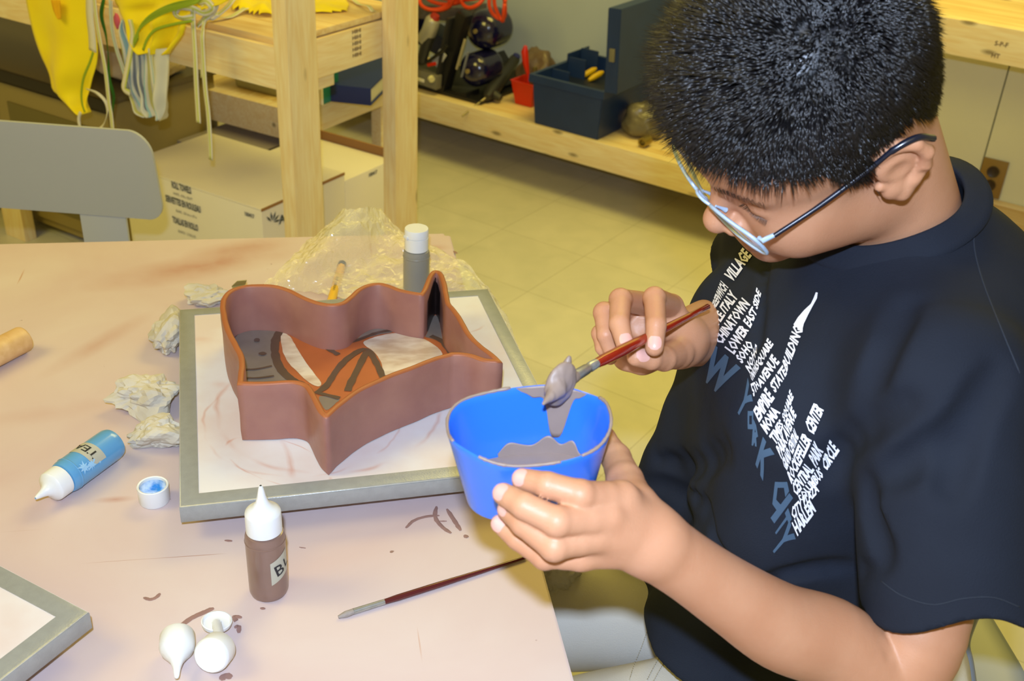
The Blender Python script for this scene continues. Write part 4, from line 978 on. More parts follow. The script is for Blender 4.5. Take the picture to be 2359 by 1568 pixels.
# black wash brushed on the inside of the tall ear
I2 = offset_poly(ctr, -WT - .0005); keyp = [onz(*CF(x, y), ZH)[:2] for x, y in ((1215, 385), (1300, 350))]
i0, i1 = [int(np.argmin(np.linalg.norm(ctr - k, axis=1))) for k in keyp]; ids = list(range(i0, i1 + 1)); V = []; F = []
for c_, ii in enumerate(ids):
    tt = c_ / (len(ids) - 1); 
    for r_ in range(7): V.append((I2[ii][0], I2[ii][1], zf + (ZH - .006 - zf - .02 * abs(tt - .45)) * r_ / 6 * (1 if r_ < 6 else .97 + .03 * random.random())))
for c_ in range(len(ids) - 1):
    for r_ in range(6): F.append((c_ * 7 + r_, c_ * 7 + r_ + 1, c_ * 7 + 8 + r_, c_ * 7 + 7 + r_))
mesh('black_wash', V, F, blackp, FOX)
patch('grey_ear_paint', [(1205, 600), (1230, 545), (1262, 520), (1290, 560), (1300, 630), (1250, 625)], greyp, zf + .0002)

# ------------------------------------------------------------------ bottles
def hsolve(base, py):
    lo, hi = 0, .4
    for _ in range(40):
        md = (lo + hi) / 2
        if proj(base + np.array([0, 0, md]))[1] > py: lo = md
        else: hi = md
    return lo
white_p = mat('white_plastic', srgb(226, 228, 230), .3, spec=.4, sss=.0)
black_ink = mat('marker_ink', (.015, .015, .02), .6); maskt = mat('masking_tape', srgb(178, 176, 160), .55)
def bottle(name, lab, Mx, r, hb, body_m, cap='nozzle', ht=.11, cap_m=None, tip_m=None, group=None):
    t = thing(name, Mx.translation, lab, 'bottle', group)
    pr = [(0, .0015), (r * .7, .0015), (r * .8, 0), (r * .93, .001), (r * .99, .004), (r, .008), (r, hb - .006), (r * .985, hb - .003), (r * .93, hb), (r * .72, hb + .0015), (r * .6, hb + .0025), (r * .6, hb + .004), (0, hb + .004)]
    lathe('bottle_body', pr, body_m, t, Mx)
    lathe('shoulder_seam', [(r + .0001, hb - .009), (r + .0005, hb - .008), (r + .0001, hb - .007)], body_m, t, Mx)
    cm = cap_m or white_p; rc = r * .9; hc = hb + .001
    if cap == 'nozzle':
        L_ = ht - hc
        pr = [(rc * .96, hc + .0005), (rc, hc + .001), (rc * .99, hc + .40 * L_), (rc * .96, hc + .435 * L_), (rc * .76, hc + .49 * L_), (rc * .50, hc + .56 * L_), (rc * .33, hc + .66 * L_), (rc * .235, hc + .78 * L_), (rc * .15, hc + .93 * L_), (rc * .09, ht), (0, ht)]
        lathe('nozzle_cap', pr, cm, t, Mx)
        lathe('nozzle_tip', [(0, ht + .0004), (rc * .05, ht + .0002), (rc * .065, ht + .0001)], tip_m or black_ink, t, Mx)
    else:
        L_ = ht - hc
        lathe('cap_base', [(rc * .97, hc + .0005), (rc, hc + .001), (rc, hc + L_ * .6), (rc * .97, hc + L_ * .61), (0, hc + L_ * .61)], cm, t, Mx)
        lathe('flip_lid', [(0, hc + L_ * .625), (rc * .96, hc + L_ * .625), (rc, hc + L_ * .64), (rc, hc + L_ * .95), (rc * .96, hc + L_), (0, hc + L_)], cm, t, Mx)
        box('thumb_tab', -.004, .004, -rc - .002, -rc + .001, hc + L_ * .63, hc + L_ * .75, cm, t, Mx @ Matrix.Rotation(-1.1, 4, 'Z'), bev=.0008)
    return t
def wrap(name, Mx, r, a0, a1, z0, z1, m, parent, skew=0, n=14):
    V = []; F = []
    for i in range(n + 1):
        a = a0 + (a1 - a0) * i / n
        for z in (z0, z1): zz = z + skew * (i / n - .5); V.append((r * math.cos(a), r * math.sin(a), zz))
    for i in range(n): F.append((2 * i, 2 * i + 2, 2 * i + 3, 2 * i + 1))
    return mesh(name, V, F, m, parent, True, Mx)
def wraptext(s, Mx, r, ac, zc_, h, m, parent, rot=0, bold=.01, width=None):
    V, F = text_geo(s, bold); V = V - V.min(0); c = V.max(0) / 2; V = (V - c) * h / .7
    if width: V[:, 0] *= width
    cr_, sr_ = math.cos(rot), math.sin(rot); x = V[:, 0] * cr_ - V[:, 1] * sr_; y = V[:, 0] * sr_ + V[:, 1] * cr_
    W = [(r * math.cos(ac + xx / r), r * math.sin(ac + xx / r), zc_ + yy) for xx, yy in zip(x, y)]
    return mesh('handwriting', W, F, m, parent, False, Mx)
brn = mat('brown_glaze_bottle', srgb(132, 104, 92), .28, spec=.5, coat=.3, var=.07, vscale=40)
bb = onz(621, 1360, ZT); R_ = .0168; hb = hsolve(bb, 1215); ht = hsolve(bb, 1119)
Mx = Matrix.Translation(Vector(bb) + Vector((0, 0, .0004)))
bt = bottle('paint_bottle', 'brown squeeze bottle with white nozzle standing in front of the board', Mx, R_, hb - .004, brn, 'nozzle', ht)
acam = math.atan2(CAM[1] - bb[1], CAM[0] - bb[0]); al = acam + .62
wrap('tape_label', Mx, R_ + .0003, al - .48, al + .62, hb * .34, hb * .68, maskt, bt, .008)
wraptext('B', Mx, R_ + .0006, al + .0, hb * .49, .012, black_ink, bt, .25); wraptext('L', Mx, R_ + .0006, al + .50, hb * .54, .010, black_ink, bt, .25)
gry = mat('grey_glaze_bottle', srgb(140, 138, 130), .3, spec=.4, coat=.2)
hg = hb - .004; gx = onz(960, 576, ZT + hg); gb_ = np.array([gx[0], gx[1], ZT]); htg = hsolve(gb_, 526)
bottle('paint_bottle', 'grey squeeze bottle with white flip cap standing behind the clay tray', Matrix.Translation(Vector(gb_) + Vector((0, 0, .0004))), .0172, hg, gry, 'flip', htg)
blu = mat('blue_glaze_bottle', srgb(92, 156, 206), .25, spec=.5, coat=.4)
q0, q1 = onz(262, 1020, ZT + R_), onz(88, 1169, ZT + .006); ax = q1 - q0; Lb = np.linalg.norm(ax); ax /= Lb; ax[2] = 0; ax /= np.linalg.norm(ax)
Mb = frame(q0 + np.array([0, 0, .0006]), np.cross([0, 0, 1], ax), ax)
Lt = Lb; 
bl = bottle('paint_bottle', 'sky-blue squeeze bottle lying on its side at left, tape label across it', Mb, R_, Lt * .66, blu, 'nozzle', Lt, tip_m=blu)
# angle of the upward direction in the bottle's local frame
upl = Mb.to_3x3().inverted() @ Vector((0, -.25, 1)); au = math.atan2(upl.y, upl.x)
wrap('tape_label', Mb, R_ + .0003, au - 1.15, au + .95, Lt * .66 * .42, Lt * .66 * .68, maskt, bl, .003)
sgn = 1 if (Mb.to_3x3() @ Vector((-math.sin(au), math.cos(au), 0))).dot(Vector(RW[:, 0] if False else (1, 0, 0))) > 0 else -1
wraptext('TEA', Mb, R_ + .0006, au - .0, Lt * .66 * .55, .0085, black_ink, bl, PI / 2 - PI / 2, width=1.25)
spl = mat('pale_blue_splash', srgb(150, 196, 232), .3)
for k, (da, zz, s_) in enumerate(((-.0, .20, .007), (.15, .33, .006), (.0, .40, .002), (.3, .47, .0015), (.25, .26, .0018))):
    V = [(0, 0)] + [(s_ * (1 if i % 2 else .35 + .3 * random.random()) * math.cos(i * PI / 8) * (.7 + .5 * random.random()), s_ * (1 if i % 2 else .4) * math.sin(i * PI / 8) * (.7 + .5 * random.random())) for i in range(16)]
    sd_ = 1 if sgn > 0 else -1
    W = [((R_ + .0006) * math.cos(au + sd_ * (.85 + da) + x / R_), (R_ + .0006) * math.sin(au + sd_ * (.85 + da) + x / R_), Lt * .66 * (1 - zz) + y) for x, y in V]
    mesh('paint_splash', W, [(0, i, i % 16 + 1) for i in range(1, 17)], spl, bl, False, Mb)
# loose caps
cb = onz(357, 1152, ZT + .0003); rr_ = .0147
t = thing('bottle_cap', cb, 'small white cap upside down, blue paint inside, left of the board', 'cap')
Mc = Matrix.Translation(Vector(cb))
lathe('cap_shell', [(0, 0), (rr_ * .93, 0), (rr_ * .98, .0015), (rr_, .018), (rr_ * .95, .0186), (rr_ * .86, .018), (rr_ * .84, .006), (0, .005)], white_p, t, Mc)
lathe('paint_residue', [(0, .0062), (rr_ * .80, .0062), (rr_ * .838, .009), (rr_ * .838, .0155)], mat('blue_residue', srgb(60, 140, 206), .2, col2=srgb(230, 240, 250), vscale=90, spec=.6), t, Mc)
n0 = onz(409, 1476, ZT + .0135); n1 = onz(411, 1580, ZT + .003); ax = n1 - n0; ax[2] = 0; Ln = .040; ax /= np.linalg.norm(ax)
Mn = frame(n0 + np.array([0, 0, .0006]) - ax * .004, np.cross([0, 0, 1], ax), ax)
lathe('nozzle_cap', [(.0105, -.002), (.0130, -.002), (.0137, -.0005), (.0140, .011), (.0125, .0155), (.0085, .021), (.0050, .027), (.0030, .034), (.0018, .043), (.0008, .044), (0, .044), (0, .02), (.0100, .010)], white_p, None, Mn)
nc = bpy.data.objects['nozzle_cap'] if False else [o for o in COL.objects if o.name.startswith('nozzle_cap') and o.parent is None][0]; nc.name = 'loose_nozzle_cap'
tag(nc, 'white pointed nozzle cap lying on the table at bottom left', 'cap')
f0 = onz(497, 1508, ZT + .0125); t = thing('flip_cap', (f0[0], f0[1], ZT), 'white flip-top cap lying open on the table, right of the nozzle cap', 'cap')
axf = onz(478, 1540, ZT + .012) - onz(512, 1480, ZT + .012); axf[2] = 0; axf /= np.linalg.norm(axf); axf = axf * .9 + np.array([0, 0, .35]); axf /= np.linalg.norm(axf)
Mf = frame(f0 + np.array([0, 0, .0035]), np.cross([0, 0, 1], axf), axf)
lathe('cap_base', [(0, -.008), (.0135, -.008), (.0140, -.007), (.0146, .006), (.0143, .0075), (.013, .009), (0, .0095)], white_p, t, Mf)
lf = onz(500, 1442, ZT + .006); Ml = frame(lf + np.array([0, 0, .002]), np.cross([0, 0, 1], [.45, .3, .85]), [.35, -.35, .87])
o = lathe('flip_lid', [(0, 0), (.0105, 0), (.012, .001), (.0125, .004), (.0115, .0043), (.0105, .0020), (.004, .0018), (.0035, .0035), (.0, .004)], white_p, t, Ml)
tube('hinge', [lf + np.array([0, 0, .003]), f0 + np.array([.003, .012, .006])], [.004, .004], white_p, t, 8)

# ------------------------------------------------------------------ brushes, pencil, rolling pin
maroon = mat('maroon_lacquer', srgb(84, 26, 30), .25, coat=.5); alu = mat('ferrule_metal', srgb(176, 176, 172), .3, metal=.6, var=.15, vscale=200)
t = thing('paintbrush', onz(1000, 1350, ZT), 'thin dark red paintbrush lying on the table below the board', 'brush')
A, Bq = onz(882, 1387, ZT + .0032), onz(1211, 1284, ZT + .0024)
tube('handle', [A, A + (Bq - A) * .1, A + (Bq - A) * .35, A + (Bq - A) * .8, Bq, Bq + (Bq - A) * .008], [.0024, .003, .0029, .0018, .0016, .0008], maroon, t, 12)
Cq = onz(815, 1408, ZT + .0028); tube('ferrule', [A + (Bq - A) * .012, (A + Cq) / 2, Cq], [.0026, .0027, .0028], alu, t, 12)
Dq = onz(780, 1421, ZT + .0018); tube('bristles', [Cq, (Cq + Dq) / 2, Dq], [.0026, .003, .0014], mat('grey_bristles', srgb(150, 140, 134), .7, bump=.4, bscale=400), t, 10)
yw = mat('yellow_paint', srgb(226, 176, 30), .35)
t = thing('underglaze_pencil', onz(776, 650, ZT), 'yellow pencil with black end and pink tip lying behind the clay tray', 'pencil')
A, Bq = onz(762, 700, ZT + .0062), onz(787, 614, ZT + .0062); u = (Bq - A)
tube('barrel', [A, Bq], [.006, .006], yw, t, 8); tube('black_band', [A + u * .99, A + u * 1.08], [.0062, .0058], black, t, 12)
tube('pink_tip', [A + u * 1.07, A + u * 1.14, A + u * 1.16], [.0026, .0024, .001], mat('pink_plastic', srgb(236, 90, 110), .4), t, 8)
V, F = text_geo('UNDERGLAZE', .0); V = V - V.min(0); un = u / np.linalg.norm(u); sd = np.cross(un, [0, 0, 1])
mesh('pencil_print', [A + u * .25 + un * x * .0062 + sd * (.002 - y * .0045) + np.array([0, 0, .0061]) for x, y, _ in V], F, black_ink, t, False)
lw = wood('beech', srgb(226, 190, 140), srgb(208, 166, 110), 0, 14, .45, False)
A, Bq = onz(58, 778, ZT + .0165), onz(-140, 880, ZT + .0165); u = (Bq - A); u[2] = 0; Lr = .22; u /= np.linalg.norm(u)
lathe('rolling_pin', [(0, 0), (.012, 0), (.0145, .0015), (.0155, .004), (.0155, Lr - .004), (.0145, Lr - .001), (.012, Lr), (0, Lr)], lw, None, frame(A + np.array([0, 0, .0]), np.cross([0, 0, 1], u), u))
tag([o for o in COL.objects if o.name.startswith('rolling_pin')][0], 'pale wooden rolling pin end on the table at the left edge', 'rolling pin')

# ------------------------------------------------------------------ crumpled paper and plastic bag
paper = mat('crumpled_newsprint', srgb(208, 200, 180), .8, var=.22, vscale=14, col2=srgb(180, 174, 166))
def crumple(lab, px, py, r, seed, ax=(1, 1, .55)):
    c = onz(px, py, ZT); bm = bmesh.new(); bmesh.ops.create_icosphere(bm, subdivisions=4, radius=1); random.seed(seed)
    ds = [Vector((random.gauss(0, 1), random.gauss(0, 1), random.gauss(0, 1))).normalized() for _ in range(22)]; hs = [random.uniform(.5, .95) for _ in ds]
    for v in bm.verts:
        d = v.co.normalized(); s_ = 1.25
        for q, h_ in zip(ds, hs):
            k = d.dot(q)
            if k > .15: s_ = min(s_, h_ / k)
        s_ += .5 * abs(mnoise.noise(d * 1.7 + Vector((seed, 0, 0)))) + .16 * abs(mnoise.noise(d * 4.3 + Vector((0, seed, 0))))
        q = d * s_; v.co = Vector((c[0] + q.x * r * ax[0], c[1] + q.y * r * ax[1], ZT + .001 + max((q.z + .62), 0) * r * ax[2]))
    bmesh.ops.delete(bm, geom=[f for f in bm.faces if all(v.co.z < ZT + .0011 for v in f.verts)], context='FACES')
    bmesh.ops.decimate(bm) if False else None
    o = bmobj('crumpled_paper', bm, paper, None, False); return tag(o, lab, 'paper')
crumple('beige crumpled paper at the upper left corner of the board', 392, 792, .030, 2, (.75, 1.25, .6))
crumple('beige crumpled paper with a flap spread left, middle of the board edge', 340, 935, .036, 5, (1.15, .8, .6))
crumple('beige crumpled paper ball lowest along the left board edge', 368, 1022, .026, 9, (1.2, .8, .75))
crumple('grey crumpled paper poking out behind the top left of the tray', 480, 692, .028, 12, (1.1, .8, .45))
t = mesh('paper_scrap', [onz(540, 668, ZT + .010), onz(566, 655, ZT + .02), onz(569, 646, ZT + .03), onz(547, 648, ZT + .028), onz(534, 660, ZT + .014)], [(0, 1, 2, 3, 4)], mat('olive_paper', srgb(150, 140, 84), .7), None, False)
md = t.modifiers.new('s', 'SOLIDIFY'); md.thickness = .001; tag(t, 'olive paper corner sticking up behind the clay tray', 'paper')
def film_mat():
    m, nt, b = newmat('clear_film'); L = nt.links.new
    b.inputs['Base Color'].default_value = (.96, .91, .66, 1); b.inputs['Roughness'].default_value = .16; b.inputs['Specular IOR Level'].default_value = .9
    out = nt.nodes['Material Output']; tr = N(nt, 'ShaderNodeBsdfTransparent'); tr.inputs[0].default_value = (.98, .95, .86, 1); mx = N(nt, 'ShaderNodeMixShader')
    lw_ = N(nt, 'ShaderNodeLayerWeight', Blend=.35); mr = N(nt, 'ShaderNodeMapRange'); L(lw_.outputs['Facing'], mr.inputs[0]); mr.inputs[3].default_value = .24; mr.inputs[4].default_value = .75
    tc = N(nt, 'ShaderNodeTexCoord'); n2 = N(nt, 'ShaderNodeTexVoronoi', Scale=55.0); n2.feature = 'F2'; L(tc.outputs['Object'], n2.inputs['Vector'])
    bp = N(nt, 'ShaderNodeBump', Strength=.9, Distance=.006); L(n2.outputs['Distance'], bp.inputs['Height']); L(bp.outputs[0], b.inputs['Normal']); L(bp.outputs[0], lw_.inputs['Normal'])
    L(mr.outputs[0], mx.inputs[0]); L(tr.outputs[0], mx.inputs[1]); L(b.outputs[0], mx.inputs[2]); L(mx.outputs[0], out.inputs[0]); return m
film = film_mat()
rows = [(590, 700, 1000, 1195), (640, 690, 1080, 1160), ]
# control grid: (px, py, height above table) rows from front-left to back-right
G = [[(600, 668, .003), (700, 670, .004), (800, 690, .006), (900, 700, .006), (1000, 700, .004), (1100, 690, .001), (1196, 800, -.07)],
     [(625, 640, .012), (700, 640, .02), (800, 655, .012), (900, 660, .01), (1000, 650, .012), (1090, 640, .01), (1170, 735, -.03)],
     [(665, 600, .022), (720, 605, .04), (800, 615, .02), (900, 615, .018), (985, 610, .02), (1070, 605, .016), (1135, 680, .00)],
     [(700, 565, .02), (750, 560, .055), (820, 575, .04), (890, 570, .03), (960, 580, .03), (1030, 585, .02), (1090, 630, .006)],
     [(740, 530, .035), (775, 520, .070), (830, 530, .068), (880, 525, .05), (925, 545, .035), (985, 565, .02), (1040, 600, .004)],
     [(785, 488, .06), (800, 482, .085), (835, 484, .085), (865, 480, .07), (885, 492, .05), (930, 540, .02), (1000, 580, .001)]]
gp = [[onz(x, y, ZT + h_) for x, y, h_ in r] for r in G]
rw = [catmull(r, 9) for r in gp]; cols = [catmull([rw[j][i] for j in range(len(rw))], 10) for i in range(len(rw[0]))]
nu, nv = len(cols), len(cols[0]); V = []; F = []
for i in range(nu):
    for j in range(nv):
        p = cols[i][j].copy(); q = Vector(p * 26)
        r_ = abs(mnoise.noise(q)) * .012 + abs(mnoise.noise(q * 2.6 + Vector((3, 1, 0)))) * .007 + abs(mnoise.noise(q * 6)) * .002
        p[2] += r_ - .004
        if p[0] < .178: p[2] = max(p[2], (ZB if False else ZT) + .0015)
        V.append(p)
for i in range(nu - 1):
    for j in range(nv - 1): F.append((i * nv + j, (i + 1) * nv + j, (i + 1) * nv + j + 1, i * nv + j + 1))
o = mesh('plastic_bag', V, F, film, None, False); tag(o, 'crinkled clear plastic bag spread on the table behind the clay tray', 'bag')

# ------------------------------------------------------------------ blue cup (held)
blp = mat('blue_polypropylene', srgb(44, 112, 226), .25, spec=.5, coat=.2, sss=.0)
slip = mat('grey_slip', srgb(142, 122, 110), .5, var=.08, vscale=60)
cupC = cp(1219, 972, .668); cex = cp(1413, 955, .672) - cp(1027, 988, .662); cez = np.array([0, 0, 1.]); 
cex /= np.linalg.norm(cex); cez = cez - (cez @ cex) * cex; cez /= np.linalg.norm(cez); cey = np.cross(cez, cex)
tl = math.radians(6); cez, cey = cez * math.cos(tl) - cey * math.sin(tl), cey * math.cos(tl) + cez * math.sin(tl)
RX, RY, HC = .0510, .0375, .057
def cup_pt(th, h, s=1.0, inset=0.):
    k = .80 + .20 * h; e = 2 / 2.5
    x = math.copysign(abs(math.cos(th)) ** e, math.cos(th)); y = math.copysign(abs(math.sin(th)) ** e, math.sin(th))
    wv = (.0022 * math.cos(2 * th - .4) + .0016 * math.cos(3 * th + 1) + .001 * math.cos(5 * th)) * h
    return cupC + cex * (x * (RX * k - inset)) + cey * (y * (RY * k * (.97) - inset)) + cez * (-HC * (1 - h) + wv)
nT = 96; prof = [(0, .0), (.02, .0), (.3, .0), (.6, .0), (.9, .0), (.985, .0), (1.0, .0004), (1.0, .0014), (.985, .0018), (.9, .0018), (.6, .0018), (.3, .0018), (.06, .0018)]
V = []; F = []
for (h_, ins) in prof:
    for k in range(nT):
        V.append(cup_pt(2 * PI * k / nT, h_ if h_ > 0 else 0, 1, ins + (.0025 if h_ == 0 else 0)))
for j in range(len(prof) - 1):
    for k in range(nT): F.append((j * nT + k, j * nT + (k + 1) % nT, (j + 1) * nT + (k + 1) % nT, (j + 1) * nT + k))
F.append(tuple(range(nT))[::-1]); F.append(tuple(range((len(prof) - 1) * nT, len(prof) * nT)))
CUP = thing('plastic_cup', cupC - cez * HC, 'blue plastic cup with grey slip inside, held in the left hand', 'cup')
autosmooth(mesh('cup_wall', V, F, blp, CUP), 50)
def surf_patch(name, m, fn, th0, th1, nth, nh=10, ins=.0024, outer=False):
    V = []; F = []
    for i in range(nth + 1):
        th = th0 + (th1 - th0) * i / nth; lo, hi = fn(i / nth)
        for j in range(nh + 1): h_ = lo + (hi - lo) * j / nh; V.append(cup_pt(th, min(h_, 1.0), 1, (-.0004 if outer else ins)) + (cez * .0006 if h_ >= .99 else 0))
    for i in range(nth):
        for j in range(nh): F.append((i * (nh + 1) + j, i * (nh + 1) + j + 1, (i + 1) * (nh + 1) + j + 1, (i + 1) * (nh + 1) + j))
    o = mesh(name, V, F, m, CUP); md = o.modifiers.new('s', 'SOLIDIFY'); md.thickness = .0006; md.offset = 0; return o
# pool of slip at the bottom
V = [cupC - cez * HC * .88]; 
for k in range(nT): V.append(cup_pt(2 * PI * k / nT, .12 + .02 * math.sin(3 * k / 15), 1, .0024))
mesh('slip_pool', V, [(0, 1 + k, 1 + (k + 1) % nT) for k in range(nT)], slip, CUP)
surf_patch('slip_drip', slip, lambda s: (1 - (.56 * math.exp(-((s - .48) / .19) ** 4) + .08 * s + .07) * min(1, 7 * s + .02, 7 * (1 - s) + .02), 1.0), math.radians(38), math.radians(92), 30)
surf_patch('slip_smear', slip, lambda s: (.62 - .35 * math.sin(PI * s), .64 + .28 * math.sin(PI * s)), math.radians(196), math.radians(216), 10)
surf_patch('slip_smear', slip, lambda s: (.04, .20 + .10 * math.sin(PI * s) + .05 * math.sin(23 * s)), math.radians(10), math.radians(110), 40)
# dried slip along the rim
gs = []
for th0, th1, s0 in ((95, 200, 1), (-62, 22, 2), (232, 282, 3)):
    pts = [cup_pt(math.radians(a), 1.0, 1, .0008) + cez * .0003 for a in np.linspace(th0, th1, 40)]
    gs.append(tube_geo(pts, [.0009 + .0009 * abs(mnoise.noise(Vector((i * .35, s0, 0)))) for i in range(40)], 8))
v, f = merge_geo(gs); mesh('slip_rim', v, f, slip, CUP)

# ------------------------------------------------------------------ brush in the right hand
red = mat('red_lacquer', srgb(150, 34, 12), .18, coat=.6, var=.2, vscale=60)
b_butt, b_fer, b_mid, b_tip = cp(1631, 706, .868), cp(1372, 838, .737), cp(1322, 868, .710), cp(1252, 930, .668)
HB = thing('paintbrush', b_fer, 'red-handled paintbrush loaded with grey slip, held in the right hand', 'brush')
u = b_butt - b_fer
tube('handle', [b_fer, b_fer + u * .06, b_fer + u * .22, b_fer + u * .45, b_fer + u * .8, b_butt, b_butt + u * .01], [.0032, .0040, .0044, .0034, .0026, .0024, .001], red, HB, 14)
u2 = b_mid - b_fer
tube('ferrule', [b_fer - u2 * .02, b_fer + u2 * .25, b_fer + u2 * .27, b_fer + u2 * .40, b_fer + u2 * .42, b_mid], [.0034, .0036, .0033, .0033, .0037, .0040], alu, HB, 14)
R3 = np.stack([(b_tip - b_mid) / np.linalg.norm(b_tip - b_mid), np.cross([0, 0, 1], (b_tip - b_mid)) / np.linalg.norm(np.cross([0, 0, 1], (b_tip - b_mid))), [0, 0, 1]])
R3[2] = np.cross(R3[0], R3[1])
bmid2 = (b_mid + b_tip) / 2
R4 = np.stack([RW @ np.array([.75, .1, .66]), RW @ np.array([-.5, .86, .0]), RW @ np.array([-.56, -.35, .75])]); R4[0] /= np.linalg.norm(R4[0]); R4[1] -= R4[1] @ R4[0] * R4[0]; R4[1] /= np.linalg.norm(R4[1]); R4[2] = np.cross(R4[0], R4[1])
V, F = sdf_mesh([('u', .003, RC(b_mid, cp(1300, 884, .698), .0044, .0048)), ('u', .004, EL(cp(1292, 884, .687), R4, (.0120, .0150, .0048))), ('u', .004, RC(cp(1284, 898, .682), b_tip, .0058, .0010)), ('u', .003, EL(cp(1303, 850, .698), R4, (.0034, .0095, .0028))), ('u', .003, RC(cp(1282, 864, .690), cp(1272, 860, .689), .003, .0014))],
                bmid2 - .05, bmid2 + .05, .0007, lambda P: .0004 * npnoise(P, 700, 3))
mesh('slip_loaded_bristles', V, F, slip, HB)
# ------------------------------------------------------------------ the boy
skin = mat('skin', srgb(192, 140, 107), .45, spec=.3, sss=.12, var=.0, col2=srgb(185, 131, 98), vscale=24, bump=.12, bscale=700)
nailm = mat('fingernail', srgb(216, 164, 150), .3, spec=.45)
hairm = mat('black_hair', (.012, .010, .010), .3, spec=.8)
shirtm = mat('navy_black_cotton', srgb(30, 35, 46), .85, col2=srgb(26, 30, 40), vscale=10, bump=.25, bscale=900, spec=.2)
khaki = mat('khaki_cotton', srgb(196, 190, 178), .85, var=.06, vscale=8, bump=.2, bscale=700)
inkw = mat('white_print', srgb(226, 226, 236), .6); inkb = mat('slate_print', srgb(62, 86, 110), .7)
def cv(x, y, z): return CAM + RW @ np.array([x, y, z])
hF = np.array([-0.81645573, 0.56634053, 0.11250976]); hL = np.array([0.37294197, 0.66598945, -0.64604361]); hU = np.array([-0.440811, -0.48550639, -0.75496305])
HC = np.array([0.2153259, -0.15810148, 0.75104904])
RH = (RW @ np.stack([hF, hL, hU], 1)).T                # rows: head axes in world
HO = CAM + RW @ HC
def H(f, l, u): return HO + RH[0] * f + RH[1] * l + RH[2] * u
def hell(f, l, u, r, R=None): return EL(H(f, l, u), RH if R is None else R, r)
body = []
def cchain(pts, rs, per=6):
    P = catmull([np.append(np.array(p, float), r) for p, r in zip(pts, rs)], per)
    return ('g', [('u', .0015, RC(P[i][:3], P[i + 1][:3], P[i][3], P[i + 1][3])) for i in range(len(P) - 1)])
A_ = body.append
# skull and face
A_(('u', .01, hell(.004, 0, .034, (.084, .071, .084)))); A_(('u', .02, hell(.036, 0, .028, (.052, .062, .050))))
A_(('u', .02, hell(.034, 0, -.022, (.050, .057, .062)))); A_(('u', .02, hell(.046, 0, -.062, (.037, .041, .034)))); A_(('u', .02, SP(H(.070, 0, -.086), .0165)))
for s in (1, -1):
    A_(('u', .02, hell(.050, s * .036, -.036, (.031, .025, .030)))); A_(('u', .02, hell(.014, s * .046, -.056, (.026, .014, .024))))
    A_(('u', .012, RC(H(.0815, s * .010, .016), H(.070, s * .040, .015), .0075, .006)))
    A_(('s', .014, SP(H(.098, s * .030, -.004), .017)))
A_(('u', .008, RC(H(.080, 0, .004), H(.0965, 0, -.027), .0065, .0085))); A_(('u', .006, SP(H(.0985, 0, -.031), .0098)))
for s in (1, -1):
    A_(('u', .004, hell(.0895, s * .0125, -.0345, (.0095, .0065, .0065)))); A_(('s', .002, SP(H(.0945, s * .0065, -.0415), .0028)))
    A_(('u', .002, hell(.0655, s * .030, -.006, (.0150, .0165, .0125))))
    A_(('s', .0012, RC(H(.0795, s * .019, -.0105), H(.0775, s * .043, -.0095), .0009)))
A_(('u', .012, hell(.078, 0, -.052, (.014, .026, .020))))
A_(('u', .003, RC(H(.0885, -.013, -.0555), H(.0885, .013, -.0555), .0042))); A_(('u', .003, RC(H(.0865, -.012, -.0635), H(.0865, .012, -.0635), .0050)))
A_(('s', .0015, RC(H(.0930, -.019, -.0595), H(.0930, .019, -.0595), .0014)))
# ears
for s in (1, -1):
    hp = [(.004, .066, .004), (.001, .0705, .014), (-.010, .075, .019), (-.021, .0785, .014), (-.026, .080, .002), (-.023, .0785, -.010), (-.015, .075, -.020), (-.007, .0715, -.029)]
    A_(('u', .005, EL(H(-.010, s * .0715, .000), RH, (.017, .0065, .016)))); A_(('u', .005, EL(H(-.004, s * .0715, -.021), RH, (.0105, .0060, .0105))))
    A_(('s', .004, EL(H(-.006, s * .0800, -.002), RH, (.0085, .0045, .0070))))
    A_(('u', .002, chain([H(a, s * b, c) for a, b, c in hp], [.0042, .0046, .0046, .0046, .0046, .0046, .0052, .0072], .002)))
    A_(('s', .0035, RC(H(.008, s * .0790, -.0105), H(-.019, s * .0835, -.0135), .0030))); A_(('u', .003, SP(H(.006, s * .0705, -.013), .0036)))
# neck and trunk (trunk stays inside the shirt)
NB = cv(.291, -.098, .832)
A_(('u', .022, RC(H(-.022, 0, -.022), NB, .050, .050)))
TL = np.array([.05, .47, -.88]); TL /= np.linalg.norm(TL); TUc = UPC; TL -= TL @ TUc * TUc; TL /= np.linalg.norm(TL); TFc = np.cross(TL, TUc)
RT = np.stack([RW @ TFc, RW @ TL, RW @ TUc]); MO_ = cv(.29, -.06, .86)
def T(a, b, c): return MO_ + RT[0] * a + RT[1] * b + RT[2] * c
def tell(a, b, c, r): return EL(T(a, b, c), RT, r)
A_(('u', .03, tell(0, 0, -.10, (.075, .12, .12)))); A_(('u', .03, tell(-.03, 0, -.26, (.07, .105, .13)))); A_(('u', .03, tell(-.05, 0, -.42, (.08, .12, .08))))
# left arm
SL, SR = T(.0, .135, -.02), T(.02, -.14, -.02)
arm = [SL, cp(2128, 1400, .745), cp(2035, 1545, .750), cp(1905, 1478, .735), cp(1800, 1443, .716), cp(1690, 1376, .692), cp(1590, 1308, .670), cp(1500, 1246, .652)]
A_(('u', .015, cchain(arm, [.034, .0320, .0320, .0305, .0282, .0238, .0212, .0215])))
A_(('u', .015, RC(SL, T(0, .05, -.02), .036)))
A_(('s', .007, chain([cp(2012, 1404, .714), cp(2040, 1450, .712), cp(2058, 1510, .715)], [.0012, .002, .0012], .001)))
